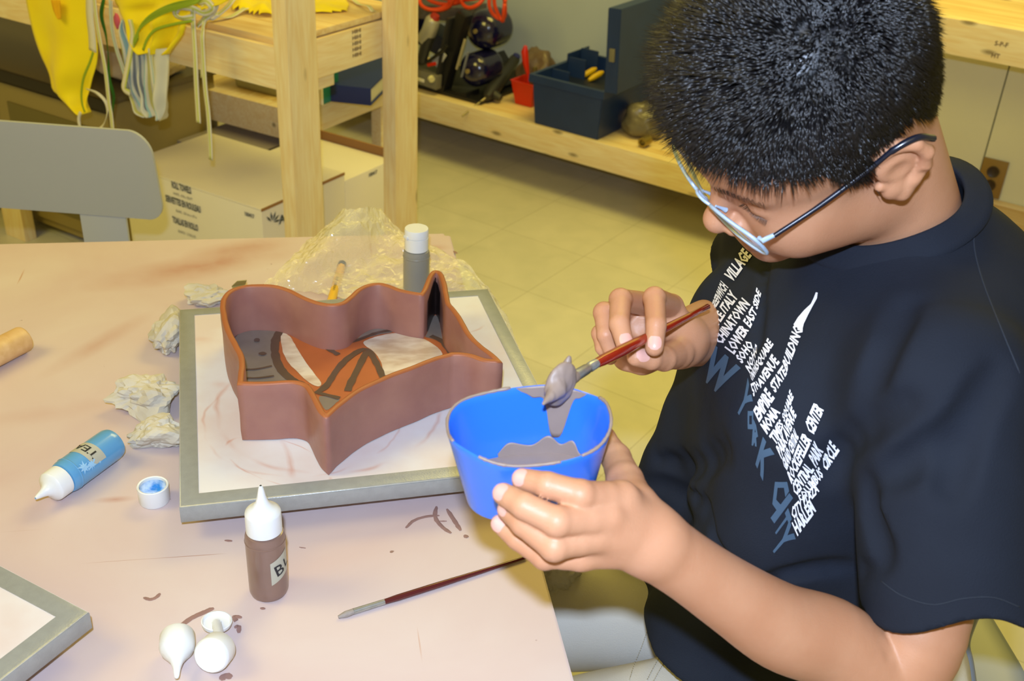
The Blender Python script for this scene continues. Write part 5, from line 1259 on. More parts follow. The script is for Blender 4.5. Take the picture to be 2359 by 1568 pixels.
# left hand: back of the hand faces the camera
Wl = arm[-1]
mcp = [cp(1430, 1152, .636), cp(1398, 1190, .626), cp(1368, 1232, .626), cp(1338, 1275, .636)]
A_(('u', .006, ('g', [('u', .007, RC(Wl, m_, .0165, [.0110, .0112, .0104, .0092][k])) for k, m_ in enumerate(mcp)] + [('u', .006, RC(mcp[0], mcp[3], .0100, .0085))])))
fing = {'i': [mcp[0], cp(1337, 1139, .6150), cp(1262, 1117, .6160), cp(1204, 1103, .6260)], 'm': [mcp[1], cp(1283, 1201, .6060), cp(1208, 1165, .6090), cp(1160, 1137, .6200)],
        'r': [mcp[2], cp(1277, 1258, .6110), cp(1206, 1205, .6180), cp(1170, 1174, .6280)], 'p': [mcp[3], cp(1255, 1282, .632), cp(1192, 1240, .638), cp(1152, 1206, .645)]}
frad = {'i': [.0102, .0085, .0077, .0064], 'm': [.0102, .0085, .0077, .0064], 'r': [.0098, .0083, .0075, .0062], 'p': [.0088, .0073, .0066, .0057]}
for k in 'imrp':
    p, r = fing[k], frad[k]
    A_(('u', .0016, chain(p, r, .0015))); A_(('u', .004, RC(p[0], p[0] + (p[1] - p[0]) * .35, r[0] * .96, r[0] * .85)))
    A_(('u', .0015, SP(p[1], r[1] * 1.04)))
# left thumb, round the far side of the cup
th = [cp(1462, 1165, .655), cp(1440, 1108, .680), cp(1420, 1055, .706), cp(1390, 1012, .726), cp(1360, 990, .732)]
A_(('u', .010, RC(Wl, th[0], .018, .0135))); A_(('u', .004, chain(th, [.0135, .0115, .0095, .0085, .0070], .003)))
# right arm
Wr = cp(1566, 784, .878)
armr = [SR, cp(1705, 742, 1.06), cp(1635, 764, .965), Wr]
A_(('u', .012, cchain(armr, [.040, .034, .0290, .0215], 16))); A_(('u', .02, RC(SR, T(0, -.05, -.02), .045)))
# right hand (palm towards the camera side, fingers curled over the brush)
mr = {'i': cp(1546, 706, .866), 'm': cp(1500, 702, .878), 'r': cp(1450, 714, .880), 'p': cp(1422, 748, .878)}
A_(('u', .006, ('g', [('u', .007, RC(Wr, mr[k], .0165, r)) for k, r in zip('imrp', (.0105, .0100, .0095, .0088))] +
   [('u', .008, RC(Wr, cp(1480, 824, .862), .0195, .0120)), ('u', .008, RC(cp(1480, 824, .862), cp(1430, 800, .862), .0120, .0085)), ('u', .006, RC(mr['p'], cp(1442, 824, .865), .0095, .0105))])))
fr = {'i': [mr['i'], cp(1508, 686, .816), cp(1512, 748, .792), cp(1508, 799, .787)], 'm': [mr['m'], cp(1430, 690, .826), cp(1427, 745, .802), cp(1441, 794, .794)],
      'r': [mr['r'], cp(1392, 720, .836), cp(1396, 770, .824), cp(1410, 810, .828)], 'p': [mr['p'], cp(1384, 768, .843), cp(1390, 800, .836), cp(1406, 824, .840)]}
rr2 = {'i': [.0100, .0082, .0075, .0068], 'm': [.0100, .0084, .0076, .0067], 'r': [.0096, .0080, .0070, .0062], 'p': [.0088, .0068, .0062, .0056]}
for k in 'imrp': A_(('u', .0016, chain(fr[k], rr2[k], .0015))); A_(('u', .0015, SP(fr[k][1], rr2[k][1] * 1.05)))
tr_ = [cp(1560, 812, .856), cp(1530, 826, .828), cp(1500, 826, .812), cp(1466, 822, .804)]
A_(('u', .010, RC(Wr, tr_[0], .016, .0125))); A_(('u', .003, chain(tr_, [.0125, .0095, .0082, .0070], .002)))
# thighs inside the trousers
HP = {s: T(-.05, s * .075, -.425) for s in (1, -1)}; KN = {1: T(.33, .11, -.47), -1: T(.34, -.10, -.46)}; AN = {1: T(.30, .11, -.90), -1: T(.31, -.10, -.90)}
for s in (1, -1): A_(('u', .03, RC(HP[s], KN[s], .055, .040))); A_(('u', .01, RC(KN[s], AN[s], .038, .028)))
lo = np.min([s_[2].bb[0] for s_ in body if not isinstance(s_[2], tuple) and s_[2].bb], 0) - .05; hi = np.max([s_[2].bb[1] for s_ in body if not isinstance(s_[2], tuple) and s_[2].bb], 0) + .05
HRES = globals().get('BODY_RES', .0014)
V, F = sdf_mesh(body, lo, hi, HRES); V = relax(V, F, 5)
BOY = thing('person', T(-.05, 0, -.90) * np.array([1, 1, 0]), 'boy in glasses and dark New York City tee painting, leaning over the cup he holds', 'person')
bobj = mesh('body', V, F, skin, BOY)
BV_body = BVHTree.FromPolygons(V.tolist(), F.tolist())

# nails
def nail(tip, prev, out, ln=.0085, wd=.0048, back=.001, rise=1.0):
    d = tip - prev; d /= np.linalg.norm(d); out = out - out @ d * d; out /= np.linalg.norm(out); sd = np.cross(d, out); c = tip - d * back
    V = []; F = []; n = 8
    for i in range(n + 1):
        for j in range(n + 1):
            x = (i / n - .5) * 2; y = (j / n - .5) * 2; k = math.sqrt(max(0, 1 - .35 * y * y * (x * x) - .25 * x ** 4))
            V.append(c + d * (x * ln * .5 * (1 - .25 * y * y * (x > 0))) + sd * (y * wd * k) + out * 0)
    O = []
    for v in V:
        h = BV_body.ray_cast(Vector(v + out * .012), Vector(-out), .03)
        O.append(np.array(h[0]) + out * .00035 if h[0] is not None else v)
    for i in range(n):
        for j in range(n): F.append((i * (n + 1) + j, (i + 1) * (n + 1) + j, (i + 1) * (n + 1) + j + 1, i * (n + 1) + j + 1))
    return mesh('fingernail', O, F, nailm, BOY)
for k in 'imrp':
    p = fing[k]; q = p[3]; out = CAM - q; out = out / np.linalg.norm(out) + RW @ np.array([-.35, -.25, 0]); nail(p[3], p[2], out, .0095, .0052)
p = fr['i']; nail(p[3], p[2], CAM - p[3], .0100, .0050); p = fr['m']; nail(p[3], p[2], (CAM - p[3]) / .75 + RW @ np.array([.3, .2, 0]), .0095, .0048)
nail(tr_[3], tr_[2], (CAM - tr_[3]) / .75 + RW @ np.array([0, -.3, 0]), .0110, .0052)
# brows and lashes
for s in (1, -1):
    gs = []
    for i in range(60):
        t_ = i / 59; b0 = H(.0885 - .016 * t_ ** 1.4, s * (.012 + .034 * t_), .0155 + .004 * math.sin(t_ * PI) + random.uniform(-.002, .002))
        h = BV_body.find_nearest(Vector(b0)); b0 = np.array(h[0]); nn = np.array(h[1]); e = b0 + nn * .0012 + RH[1] * s * .005 + RH[2] * .0008
        gs.append(tube_geo([b0 + nn * .0002, (b0 + e) / 2 + nn * .0006, e], [.00016, .00014, .00006], 4, False))
    v, f = merge_geo(gs); mesh('eyebrow', v, f, hairm, BOY)
    gs = []
    for i in range(26):
        t_ = i / 25; b0 = H(.0805 - .003 * t_, s * (.018 + .025 * t_), -.0105)
        h = BV_body.find_nearest(Vector(b0)); b0 = np.array(h[0]); gs.append(tube_geo([b0, b0 + RH[0] * .0018 - RH[2] * .0008 + RH[1] * s * (t_ - .4) * .002, b0 + RH[0] * .0034 - RH[2] * .0008 + RH[1] * s * (t_ - .4) * .004], [.00024, .0002, .00006], 4, False))
    v, f = merge_geo(gs); mesh('eyelashes', v, f, hairm, BOY)

# ------------------------------------------------------------------ hair
def hairline(f, l, u):
    """>0 inside the hair region (head coordinates, on the scalp)"""
    al = abs(l)
    if f > .045: lim = .052 - .010 * (al / .05) ** 2                      # forehead
    elif f > .026: lim = .006 + (.042 - .006) * (f - .026) / .019            # temple
    elif f > .008: lim = -.012 + .012 * (f - .008) / .018                # sideburn
    elif f > -.034: lim = .026                                       # over the ear
    else: lim = .026 - (-.034 - f) * 2.2
    if f <= -.034: lim = max(lim, -.052)
    return u - lim
skc = np.array([.004, 0, .034]); skr = np.array([.084, .071, .084])
def scalp(d):
    """point on the head along direction d from the skull centre"""
    o = H(*skc); dw = RH.T @ d; h = BV_body.ray_cast(Vector(o + dw * .16), Vector(-dw), .16)
    return (np.array(h[0]), np.array(h[1])) if h[0] is not None else (None, None)
whorl = np.array([-.80, .10, .60]); whorl /= np.linalg.norm(whorl)
NH = globals().get('NHAIR', 34000)
roots = []; rs = np.random.default_rng(11)
while len(roots) < NH:
    d = rs.normal(size=3); d /= np.linalg.norm(d)
    if d[2] < -.75 or d @ np.array([1, 0, -.2]) > .93: continue
    loc = skc + d * skr
    if d[0] > .3: loc = skc + d * np.array([.088, .071, .084])
    if hairline(*loc) < rs.normal() * .0016: continue
    roots.append((d, loc))
SV = []; SF = []; cnt = 0
cap_pts = []
for d, loc in roots:
    p, nrm = scalp(d)
    if p is None: continue
    lc = RH @ (p - HO)
    if abs(lc[1]) > .0745 and lc[0] < .01 and lc[2] < .03: continue
    away = d - whorl * (d @ whorl); away /= np.linalg.norm(away) + 1e-6
    top = np.clip((d[2] - .15) / .5, 0, 1)
    nl = d / np.linalg.norm(d)
    clump = np.array([mnoise.noise(Vector(d * 9 + np.array([0, 0, 4]))), mnoise.noise(Vector(d * 9 + np.array([5, 0, 0]))), mnoise.noise(Vector(d * 9 + np.array([0, 9, 0])))])
    front = np.clip((d[0] - .25) / .4, 0, 1)
    dirn = nl * (.45 + .18 * top) + away * (.85 + .05 * top) + np.array([0, 0, -1.]) * (1 - top) * .75 + clump * .55 + rs.normal(size=3) * .16 + np.array([.45, 0, .05]) * front * top
    dirn /= np.linalg.norm(dirn)
    dd = dirn @ nl
    if dd < .16: dirn = dirn + nl * (.16 - dd); dirn /= np.linalg.norm(dirn)
    L_ = (.010 + .019 * top + .008 * front) * rs.uniform(.75, 1.15); L_ *= .55 if lc[2] < -.0 and lc[0] < 0 else 1
    if lc[2] - 0 < .012 and lc[0] > 0: L_ *= .8
    w0 = RH.T @ dirn; droop = RH.T @ (np.array([.1, 0, -1]) * (.25 + .2 * (1 - top)))
    p0 = p - RH.T @ nl * .001; p1 = p0 + w0 * L_ * .5; p2 = p0 + w0 * L_ + droop * L_ * .18
    sx = np.cross(w0, RH.T @ nl); ln = np.linalg.norm(sx)
    sx = sx / ln if ln > .05 else RH[1]; sy = np.cross(w0, sx); wd = .00032 + .00012 * rs.random()
    b = len(SV)
    for q, w_ in ((p0, wd), (p1, wd * .9)):
        for a in (0, 2.094, 4.189): SV.append(q + (sx * math.cos(a) + sy * math.sin(a)) * w_)
    SV.append(p2)
    for a in range(3): SF.append((b + a, b + (a + 1) % 3, b + 3 + (a + 1) % 3, b + 3 + a)); SF.append((b + 3 + a, b + 3 + (a + 1) % 3, b + 6))
hob = mesh('hair', np.array(SV), SF, hairm, BOY); 
# close-cropped base layer that hides the scalp
capo = []
def cap_sel(P):
    Q = (P - HO) @ RH.T; return Q
Qb = cap_sel(V); fc = V[F].mean(1); Qf = (fc - HO) @ RH.T
keep = np.array([(abs(q[1]) < .0745 or q[0] > .01 or q[2] > .03) and q[2] > -.06 and np.linalg.norm(q) < .16 and hairline(*q) > .0015 for q in Qf])
Fk = F[keep]; used, inv = np.unique(Fk, return_inverse=True); Vk = V[used]
ctrw = H(*skc); nv = Vk - ctrw; nv /= np.linalg.norm(nv, axis=1)[:, None]
mesh('hair_base', Vk + nv * .0012, inv.reshape(-1, 4), hairm, BOY)

# ------------------------------------------------------------------ T-shirt
sh = []
B_ = sh.append
B_(('u', .05, tell(-.015, 0, -.085, (.105, .145, .115)))); B_(('u', .04, RB(T(.014, -.01, -.155), RT, (.110, .148, .115), .07)))
B_(('u', .05, tell(-.060, 0, -.028, (.070, .12, .082))))
B_(('u', .05, tell(-.01, 0, -.30, (.110, .135, .13)))); B_(('u', .04, RB(T(.015, .0, -.385), RT, (.130, .138, .055), .05)))
B_(('u', .03, RC(NB - (H(-.022, 0, -.022) - NB) * .1, T(0, 0, -.06), .057, .075)))
for s, Sx in ((1, SL), (-1, SR)): B_(('u', .04, RC(Sx, T(-.01, s * .06, -.03), .056, .064)))
slv = cp(2185, 1408, .745); sdir = slv - SL; sL = np.linalg.norm(sdir); sdir /= sL
B_(('u', .025, RC(SL + sdir * .02, slv + sdir * .05, .057, .060)))
rs1 = T(.036, -.190, -.095); rdir = rs1 - SR; rL = np.linalg.norm(rdir); rdir /= rL
B_(('u', .03, RC(SR, rs1 + rdir * .03, .049, .048)))
# shirt front hanging forward over the lap
B_(('u', .04, RB(T(.080, -.03, -.335), RT, (.070, .105, .045), .04)))
B_(('u', .03, RC(T(.09, -.10, -.245), T(.125, -.10, -.335), .042, .036))); B_(('u', .03, RC(T(.09, .06, -.28), T(.120, .07, -.385), .045, .035)))
body_ops = list(sh)
# folds (smooth furrows)
def fold(pts, d, r=.004, k=.018): 
    for i in range(len(pts) - 1): B_(('s', k, RC(pts[i], pts[i + 1], r)))
def onshirt(px, py, d): return cp(px, py, d)
def strace(px, py, d0=.55, d1=1.3):
    ds = np.arange(d0, d1, .003); Pq = np.array([cp(px, py, d) for d in ds]); v = ev(body_ops, Pq); k = np.argmax(v < 0)
    return Pq[k] if v[k] < 0 else None
folds_px = [([(1590, 1120), (1625, 1190), (1650, 1260), (1700, 1310), (1765, 1345)], .0055, .012), ([(1740, 1345), (1820, 1322), (1920, 1312), (2012, 1310)], .004, .010),
            ([(1996, 1110), (1998, 1170), (2016, 1230), (2030, 1290)], .006, .012), ([(2240, 1000), (2130, 1040), (2040, 1100)], .006, .025), ([(1520, 1060), (1600, 1075), (1660, 1040)], .006, .02),
            ([(1480, 1120), (1540, 1135), (1580, 1180)], .006, .02), ([(2080, 700), (2030, 800), (1985, 930)], .006, .03), ([(1900, 1100), (1960, 1010), (2080, 930)], .006, .025), ([(1700, 1420), (1760, 1480), (1830, 1560)], .005, .015),
            ([(2300, 860), (2220, 1000), (2190, 1120)], .005, .03), ([(1762, 600), (1755, 660), (1748, 740), (1742, 800)], .003, .008)]
for pts, r_, k_ in folds_px:
    Q = [strace(x, y) for x, y in catmull(pts, 3)]; Q = [q for q in Q if q is not None]
    for p_, q_ in zip(Q, Q[1:]):
        nv_ = CAM - p_; nv_ /= np.linalg.norm(nv_)
        if np.linalg.norm(p_ - q_) < .08: B_(('s', min(k_ * 1.2, .020), RC(p_ + nv_ * .0045, q_ + nv_ * .0045, .003)))
NE = H(-.022, 0, -.022) - NB; NE /= np.linalg.norm(NE)
# openings
B_(('s', .003, RC(NB - NE * .05, NB + NE * .2, .0535, .0535)))
sl_n = sdir + RW @ np.array([.0, .0, .0])
slvcut = ('s', .002, HS(slv + sdir * .0, -sdir))
def CAPCYL(a, b, r):
    a = np.array(a, float); b = np.array(b, float); ax = (b - a) / np.linalg.norm(b - a); L_ = np.linalg.norm(b - a); c = (a + b) / 2
    def f(P):
        q = P - c; h = q @ ax; rad_ = np.linalg.norm(q - h[:, None] * ax, axis=1) - r; hh = np.abs(h) - L_ / 2
        return np.minimum(np.maximum(rad_, hh), 0) + np.sqrt(np.maximum(rad_, 0) ** 2 + np.maximum(hh, 0) ** 2)
    m = r + L_; f.bb = (c - m, c + m); return f
def wavy(base, o, ax, amp):
    e1_ = np.cross(ax, [0, 0, 1.]); e1_ = RT[0] - (RT[0] @ ax) * ax; e1_ /= np.linalg.norm(e1_); e2_ = np.cross(ax, e1_)
    tc_ = (CAM - o); a0_ = math.atan2(tc_ @ e2_, tc_ @ e1_)
    def f(P):
        q = P - o; an = np.arctan2(q @ e2_, q @ e1_) - a0_
        return base(P + ax * (amp * np.cos(3.1 * (an + .38 * wsg)))[:, None])
    f.bb = base.bb; return f
wsg = 1 if np.cross(sdir, CAM - slv) @ RT[0] > 0 else -1
B_(('s', .002, wavy(CAPCYL(slv, slv + sdir * .16, .078), slv, sdir, .0065)))
B_(('s', .003, RC(slv - sdir * .018, slv + sdir * .06, .050, .0545)))
B_(('s', .002, CAPCYL(rs1, rs1 + rdir * .12, .12))); B_(('s', .003, RC(rs1 - rdir * .02, rs1 + rdir * .05, .042)))
B_(('s', .004, RB(T(.03, 0, -.50), RT, (.4, .4, .128), .002)))          # hem plane
B_(('s', .003, HS(T(.17, 0, -.3265), RT[2] - .55 * RT[0])))
def shirt_disp(P):
    Q = (P - MO_) @ RT.T
    low = np.clip((-Q[:, 2] - .12) / .2, 0, 1)
    d = .0028 * npnoise(P, 26, 5) + .0012 * npnoise(P, 70, 15) + .0035 * low * npnoise(Q * np.array([1., 1.6, .45]), 34, 8)
    # long soft drape folds running down from the shoulder and across the belly
    d += .0035 * low * np.sin(Q[:, 1] * 52 + Q[:, 2] * 22 + 2.2 * np.sin(Q[:, 0] * 12))
    d += .0016 * np.sin((Q @ np.array([.5, .6, -.8])) * 95 + 3 * np.sin(Q[:, 1] * 14)) * np.clip(low * 1.5, 0, 1)
    return d
lo = np.min([s_[2].bb[0] for s_ in body_ops], 0) - .02; hi = np.max([s_[2].bb[1] for s_ in body_ops], 0) + .02
Vs, Fs = sdf_mesh(sh, lo, hi, globals().get('SHIRT_RES', .0026), shirt_disp); Vs = relax(Vs, Fs, 2)
# drop the parts cut off
SHO = mesh('shirt', Vs, Fs, shirtm, BOY)
BV_sh = BVHTree.FromPolygons(Vs.tolist(), Fs.tolist())
# ribbed collar band
ring = []; a0 = np.cross(NE, RW @ np.array([0, 0, 1.])); a0 /= np.linalg.norm(a0); b0_ = np.cross(NE, a0)
for i in range(64):
    a = 2 * PI * i / 64; d = a0 * math.cos(a) + b0_ * math.sin(a)
    q = NB + d * .0555
    h = BV_sh.ray_cast(Vector(q + NE * .12), Vector(-NE), .25)
    zz = (np.array(h[0]) - NB) @ NE if h[0] is not None else .0
    ring.append((q, d, zz))
zs_ = np.array([r[2] for r in ring]); zs_ = np.convolve(np.concatenate([zs_[-4:], zs_, zs_[:4]]), np.ones(9) / 9, 'valid')
V2 = []; F2 = []
prof_ = [(-.002, -.006), (-.002, .004), (-.0008, .0055), (.0012, .005), (.006, .0015), (.0125, -.003), (.0155, -.0052), (.0160, -.009)]
for (q, d, _), z in zip(ring, zs_):
    for (o_, h_) in prof_: V2.append(NB + d * (.0555 + o_) + NE * (z + h_))
n_ = len(prof_)
for i in range(64):
    for k in range(n_ - 1): F2.append((i * n_ + k, ((i + 1) % 64) * n_ + k, ((i + 1) % 64) * n_ + k + 1, i * n_ + k + 1))
mesh('collar', V2, F2, shirtm, SHO)
# hem line stitches of the sleeve
def on_surface(px, py, bv, off=.0007):
    r = Vector(ray(px, py)).normalized(); h = bv.ray_cast(Vector(CAM), r, 3)
    if h[0] is None: return None
    n = np.array(h[1]); 
    if n @ np.array(r) > 0: n = -n
    return np.array(h[0]) + n * off
stm = mat('hem_stitch', srgb(33, 39, 50), .9)
def stitch(name, pts, rad, m, parent, bv=BV_sh, per=10, off=.0004):
    P = [on_surface(x, y, bv, off) for x, y in catmull(pts, per)]; P = [p for p in P if p is not None]
    if len(P) > 2:
        run = [P[0]]
        for p in P[1:]:
            if np.linalg.norm(p - run[-1]) < .03: run.append(p)
        v, f = tube_geo(run, rad, 5); return mesh(name, v, f, m, parent)
stitch('hem_seam', [(2030, 1338), (2080, 1372), (2150, 1392), (2220, 1378), (2290, 1376), (2350, 1398)], .00045, stm, SHO, off=.0001)
stitch('shoulder_seam', [(2238, 455), (2252, 500), (2244, 560), (2262, 640), (2300, 740), (2350, 860)], .0006, stm, SHO, off=.0)
0 and stitch('side_seam', [(2030, 1000), (2000, 1080), (2005, 1160), (2028, 1240)], .0005, stm, SHO, off=.0)

# ---- printed lettering
def quadtext(txt, b0, b1, t0, t1, m, name, bv=BV_sh, bold=.03, cuts=0, off=.0009):
    V, F = text_geo(txt, bold, res=1)
    if len(V) == 0: return
    mn = V.min(0); mxx = V.max(0); S_ = (V - mn)[:, :2] / (mxx - mn)[:2]
    if cuts:
        bm = bmesh.new(); vs = [bm.verts.new((a, b_, 0)) for a, b_ in S_]
        for q in F:
            try: bm.faces.new([vs[i] for i in q])
            except ValueError: pass
        bmesh.ops.triangulate(bm, faces=bm.faces[:])
        for _ in range(cuts): bmesh.ops.subdivide_edges(bm, edges=[e for e in bm.edges if e.calc_length() > .12], cuts=1, use_grid_fill=False); bmesh.ops.triangulate(bm, faces=bm.faces[:])
        bm.verts.index_update(); S_ = np.array([v.co[:2] for v in bm.verts]); F = [tuple(v.index for v in f.verts) for f in bm.faces]; bm.free()
    b0, b1, t0, t1 = [np.array(q, float) for q in (b0, b1, t0, t1)]; W = []; ok = []
    for s, t_ in S_:
        p = (b0 * (1 - s) + b1 * s) * (1 - t_) + (t0 * (1 - s) + t1 * s) * t_
        q = on_surface(p[0], p[1], bv, off); ok.append(q is not None); W.append(q if q is not None else np.zeros(3))
    F = [f for f in F if all(ok[i] for i in f) and max(np.linalg.norm(W[f[i]] - W[f[i - 1]]) for i in range(len(f))) < .05]
    return (W, F)
C6 = lambda x, y: (1600 + x / 4.613, 560 + y / 4.613); C7 = lambda x, y: (1690 + x / 3.483, 850 + y / 3.483)
words = [(C6, 'GREENWICH', (205, 745), (372, 480), (195, 640), (285, 400)), (C6, 'VILLAGE', (412, 432), (622, 140), (318, 335), (520, 48)),
         (C6, 'LITTLE', (190, 1003), (340, 770), (142, 905), (255, 715)), (C6, 'ITALY', (340, 760), (482, 580), (275, 680), (385, 495)),
         (C6, 'CHINATOWN', (300, 1093), (606, 665), (213, 1010), (512, 578)),
         (C6, 'LOWER', (437, 1192), (590, 935), (326, 1108), (505, 850)), (C6, 'EAST', (600, 915), (672, 745), (522, 830), (620, 672)), (C6, 'SIDE', (672, 720), (715, 545), (622, 650), (664, 475)),
         (C6, 'SOHO', (520, 1292), (640, 1100), (440, 1210), (570, 1020)), (C6, 'NOHO', (605, 1398), (680, 1150), (548, 1310), (662, 1040)),
         (C6, 'SQUARE', (682, 1380), (862, 1095), (655, 1270), (785, 1008)), (C6, 'UNION', (625, 1480), (680, 1370), (600, 1400), (650, 1262)),
         (C6, '5TH', (640, 1640), (700, 1520), (604, 1500), (665, 1470)), (C6, 'AVENUE', (712, 1548), (918, 1275), (672, 1470), (830, 1178)),
         (C6, 'STATE', (868, 1600), (990, 1395), (800, 1500), (942, 1295)), (C7, 'EMPIRE', (212, 428), (336, 235), (165, 330), (262, 145)),
         (C6, 'BUILDING', (988, 1382), (1172, 920), (942, 1262), (1062, 870)),
         (C7, 'MOMA', (277, 527), (384, 352), (217, 440), (315, 288)), (C7, 'TIMES', (348, 615), (408, 455), (288, 535), (375, 395)), (C7, 'SQUARE', (415, 440), (492, 240), (392, 370), (455, 160)),
         (C7, 'PARK AVENUE', (392, 722), (510, 375), (345, 622), (468, 292)), (C7, 'GRAND CENTRAL', (430, 822), (527, 550), (390, 725), (492, 460)),
         (C7, 'ROCKEFELLER', (470, 922), (632, 572), (433, 822), (560, 492)), (C7, 'CENTER', (640, 545), (733, 330), (572, 440), (655, 252)),
         (C7, 'CENTRAL', (505, 1028), (650, 805), (468, 922), (575, 738)), (C7, 'PARK', (660, 790), (720, 655), (600, 690), (648, 565)),
         (C7, 'COLUMBUS', (560, 1060), (725, 860), (505, 1030), (680, 770)), (C7, 'CIRCLE', (740, 830), (858, 650), (705, 730), (770, 557)),
         (C7, 'CITY PLAZA', (478, 1212), (690, 975), (460, 1110), (660, 905)), (C7, 'HARLEM', (515, 1335), (664, 1132), (468, 1228), (612, 1040))]
gs = []
for (C, tx, b0, b1, t0, t1) in words:
    g = quadtext(tx, C(*b0), C(*b1), C(*t0), C(*t1), inkw, tx, bold=.04)
    if g: mesh('printed_word', g[0], g[1], inkw, SHO, False)
# spire of the printed skyline
sp_ = [C6(1062, 868), C6(1110, 790), C6(1180, 710), (1600 + 1245 / 4.613, 560 + 650 / 4.613), C6(1275, 590), C6(1300, 525), C6(1320, 530), C6(1312, 590), C6(1262, 680), C6(1215, 770), C6(1172, 860), C6(1150, 950)]
W = [on_surface(x, y, BV_sh, .0009) for x, y in sp_]
if all(w_ is not None for w_ in W): mesh('printed_spire', W, [(0, 1, 10, 11), (1, 2, 9, 10), (2, 3, 8, 9), (3, 4, 7, 8), (4, 5, 6, 7)], inkw, SHO, False)
big = [('E', C6(135, 1010), C6(200, 1080), C6(140, 1000), C6(195, 1050)), ('W', C6(70, 1420), C6(290, 1640), C6(205, 1065), C6(500, 1330)),
       ('Y', C7(20, 320), C7(70, 400), C7(120, 70), C7(160, 260)), ('O', C7(90, 400), C7(150, 560), C7(150, 270), C7(180, 400)), ('R', C7(150, 610), C7(190, 620), C7(165, 400), C7(225, 540)),
       ('K', C7(180, 760), C7(240, 895), C7(240, 540), C7(345, 700)), ('C', C7(280, 980), C7(340, 1150), C7(395, 815), C7(460, 960)),
       ('I', C7(300, 1190), C7(330, 1235), C7(450, 990), C7(480, 1030)), ('T', C7(325, 1290), C7(355, 1340), C7(440, 1110), C7(470, 1200)), ('Y', C7(300, 1430), C7(345, 1500), C7(450, 1200), C7(500, 1360))]
gs = []
for tx, b0, b1, t0, t1 in big:
    g = quadtext(tx, b0, b1, t0, t1, inkb, tx, bold=.045, cuts=3, off=.0006)
    if g: mesh('printed_letter', g[0], g[1], inkb, SHO, False)

# ------------------------------------------------------------------ trousers
tr = []
for s in (1, -1):
    tr.append(('u', .03, RC(HP[s] + np.array([0, 0, .01]), KN[s], .085, .066))); tr.append(('u', .03, RC(KN[s], AN[s] + np.array([0, 0, .1]), .062, .050)))
tr.append(('u', .05, tell(-.06, 0, -.42, (.11, .14, .075)))); tr.append(('i', .004, HS(T(0, 0, -.374), RT[2])))
def tdisp(P):
    Q = (P - MO_) @ RT.T; return .0022 * npnoise(Q, 26, 21) + .002 * np.sin(Q @ np.array([40, 60, 20]) + 3 * np.sin(Q[:, 0] * 18))
bbs = [s_[2].bb for s_ in tr if s_[2].bb]; lo = np.min([b[0] for b in bbs], 0) - .02; hi = np.max([b[1] for b in bbs], 0) + .02; hi[2] = min(hi[2], T(0, 0, -.35)[2] + .02)
Vt, Ft = sdf_mesh(tr, lo, hi, .004, tdisp); TRO = mesh('trousers', relax(Vt, Ft, 1), Ft, khaki, BOY)
BV_tr = BVHTree.FromPolygons(Vt.tolist(), Ft.tolist())
sth = mat('khaki_stitch', srgb(170, 158, 130), .8)
for pts in ([(1492, 1450), (1478, 1490), (1462, 1530), (1450, 1568)], [(1532, 1495), (1510, 1530), (1490, 1568)], [(1545, 1505), (1525, 1535), (1505, 1570)]):
    P = [on_surface(x, y, BV_tr, .0004) for x, y in catmull(pts, 8)]; P = [p for p in P if p is not None]; gs = []
    for i in range(0, len(P) - 1, 1):
        if np.linalg.norm(P[i] - P[i + 1]) < .03: gs.append(tube_geo([P[i], P[i] * .4 + P[i + 1] * .6],   .0004, 5))
    if gs: v, f = merge_geo(gs); mesh('seam_stitching', v, f, sth, TRO)
# gathered knee cuff
KC = cp(1278, 1302, 1.10); bm = bmesh.new(); bmesh.ops.create_icosphere(bm, subdivisions=5, radius=1)
for v in bm.verts:
    n_ = 1 + .28 * abs(mnoise.noise(v.co * 5)) + .15 * abs(mnoise.noise(v.co * 11)); q = v.co * n_
    v.co = Vector(KC) + q * .026
bmobj('gathered_pocket', bm, khaki, TRO)

# shoes
shoe = mat('dark_shoe', (.03, .03, .035), .5)
for s in (1, -1):
    c = AN[s]; f0_ = np.array([c[0], c[1], 0]); ops = [('u', .02, RC(f0_ + RT[0] * -.03 + [0, 0, .045], f0_ + RT[0] * .10 + [0, 0, .035], .036, .032)), ('u', .02, RC(f0_ + [0, 0, .05], f0_ + [0, 0, .11], .038, .034)), ('i', .003, HS([0, 0, .001], [0, 0, -1]))]
    Vv, Ff = sdf_mesh(ops, f0_ + np.array([-.25, -.25, -.02]), f0_ + np.array([.25, .25, .2]), .004); mesh('shoe', Vv, Ff, shoe, BOY)

# ------------------------------------------------------------------ eyeglasses
gm = mat('pale_blue_metal', srgb(176, 200, 226), .3, metal=.2, coat=.4); arm_m = mat('navy_temple', srgb(20, 24, 38), .25, coat=.3)
def lens_mat():
    m, nt, b = newmat('lens'); L = nt.links.new; out = nt.nodes['Material Output']; tr_n = N(nt, 'ShaderNodeBsdfTransparent'); gl = N(nt, 'ShaderNodeBsdfGlossy', Roughness=.03); mx = N(nt, 'ShaderNodeMixShader')
    lw_ = N(nt, 'ShaderNodeFresnel'); lw_.inputs['IOR'].default_value = 1.45; L(lw_.outputs[0], mx.inputs[0]); L(tr_n.outputs[0], mx.inputs[1]); L(gl.outputs[0], mx.inputs[2]); L(mx.outputs[0], out.inputs[0]); return m
lensm = lens_mat()
GL = thing('eyeglasses', H(.095, 0, 0), 'eyeglasses with pale blue metal rims and dark temples, worn by the boy', 'glasses')
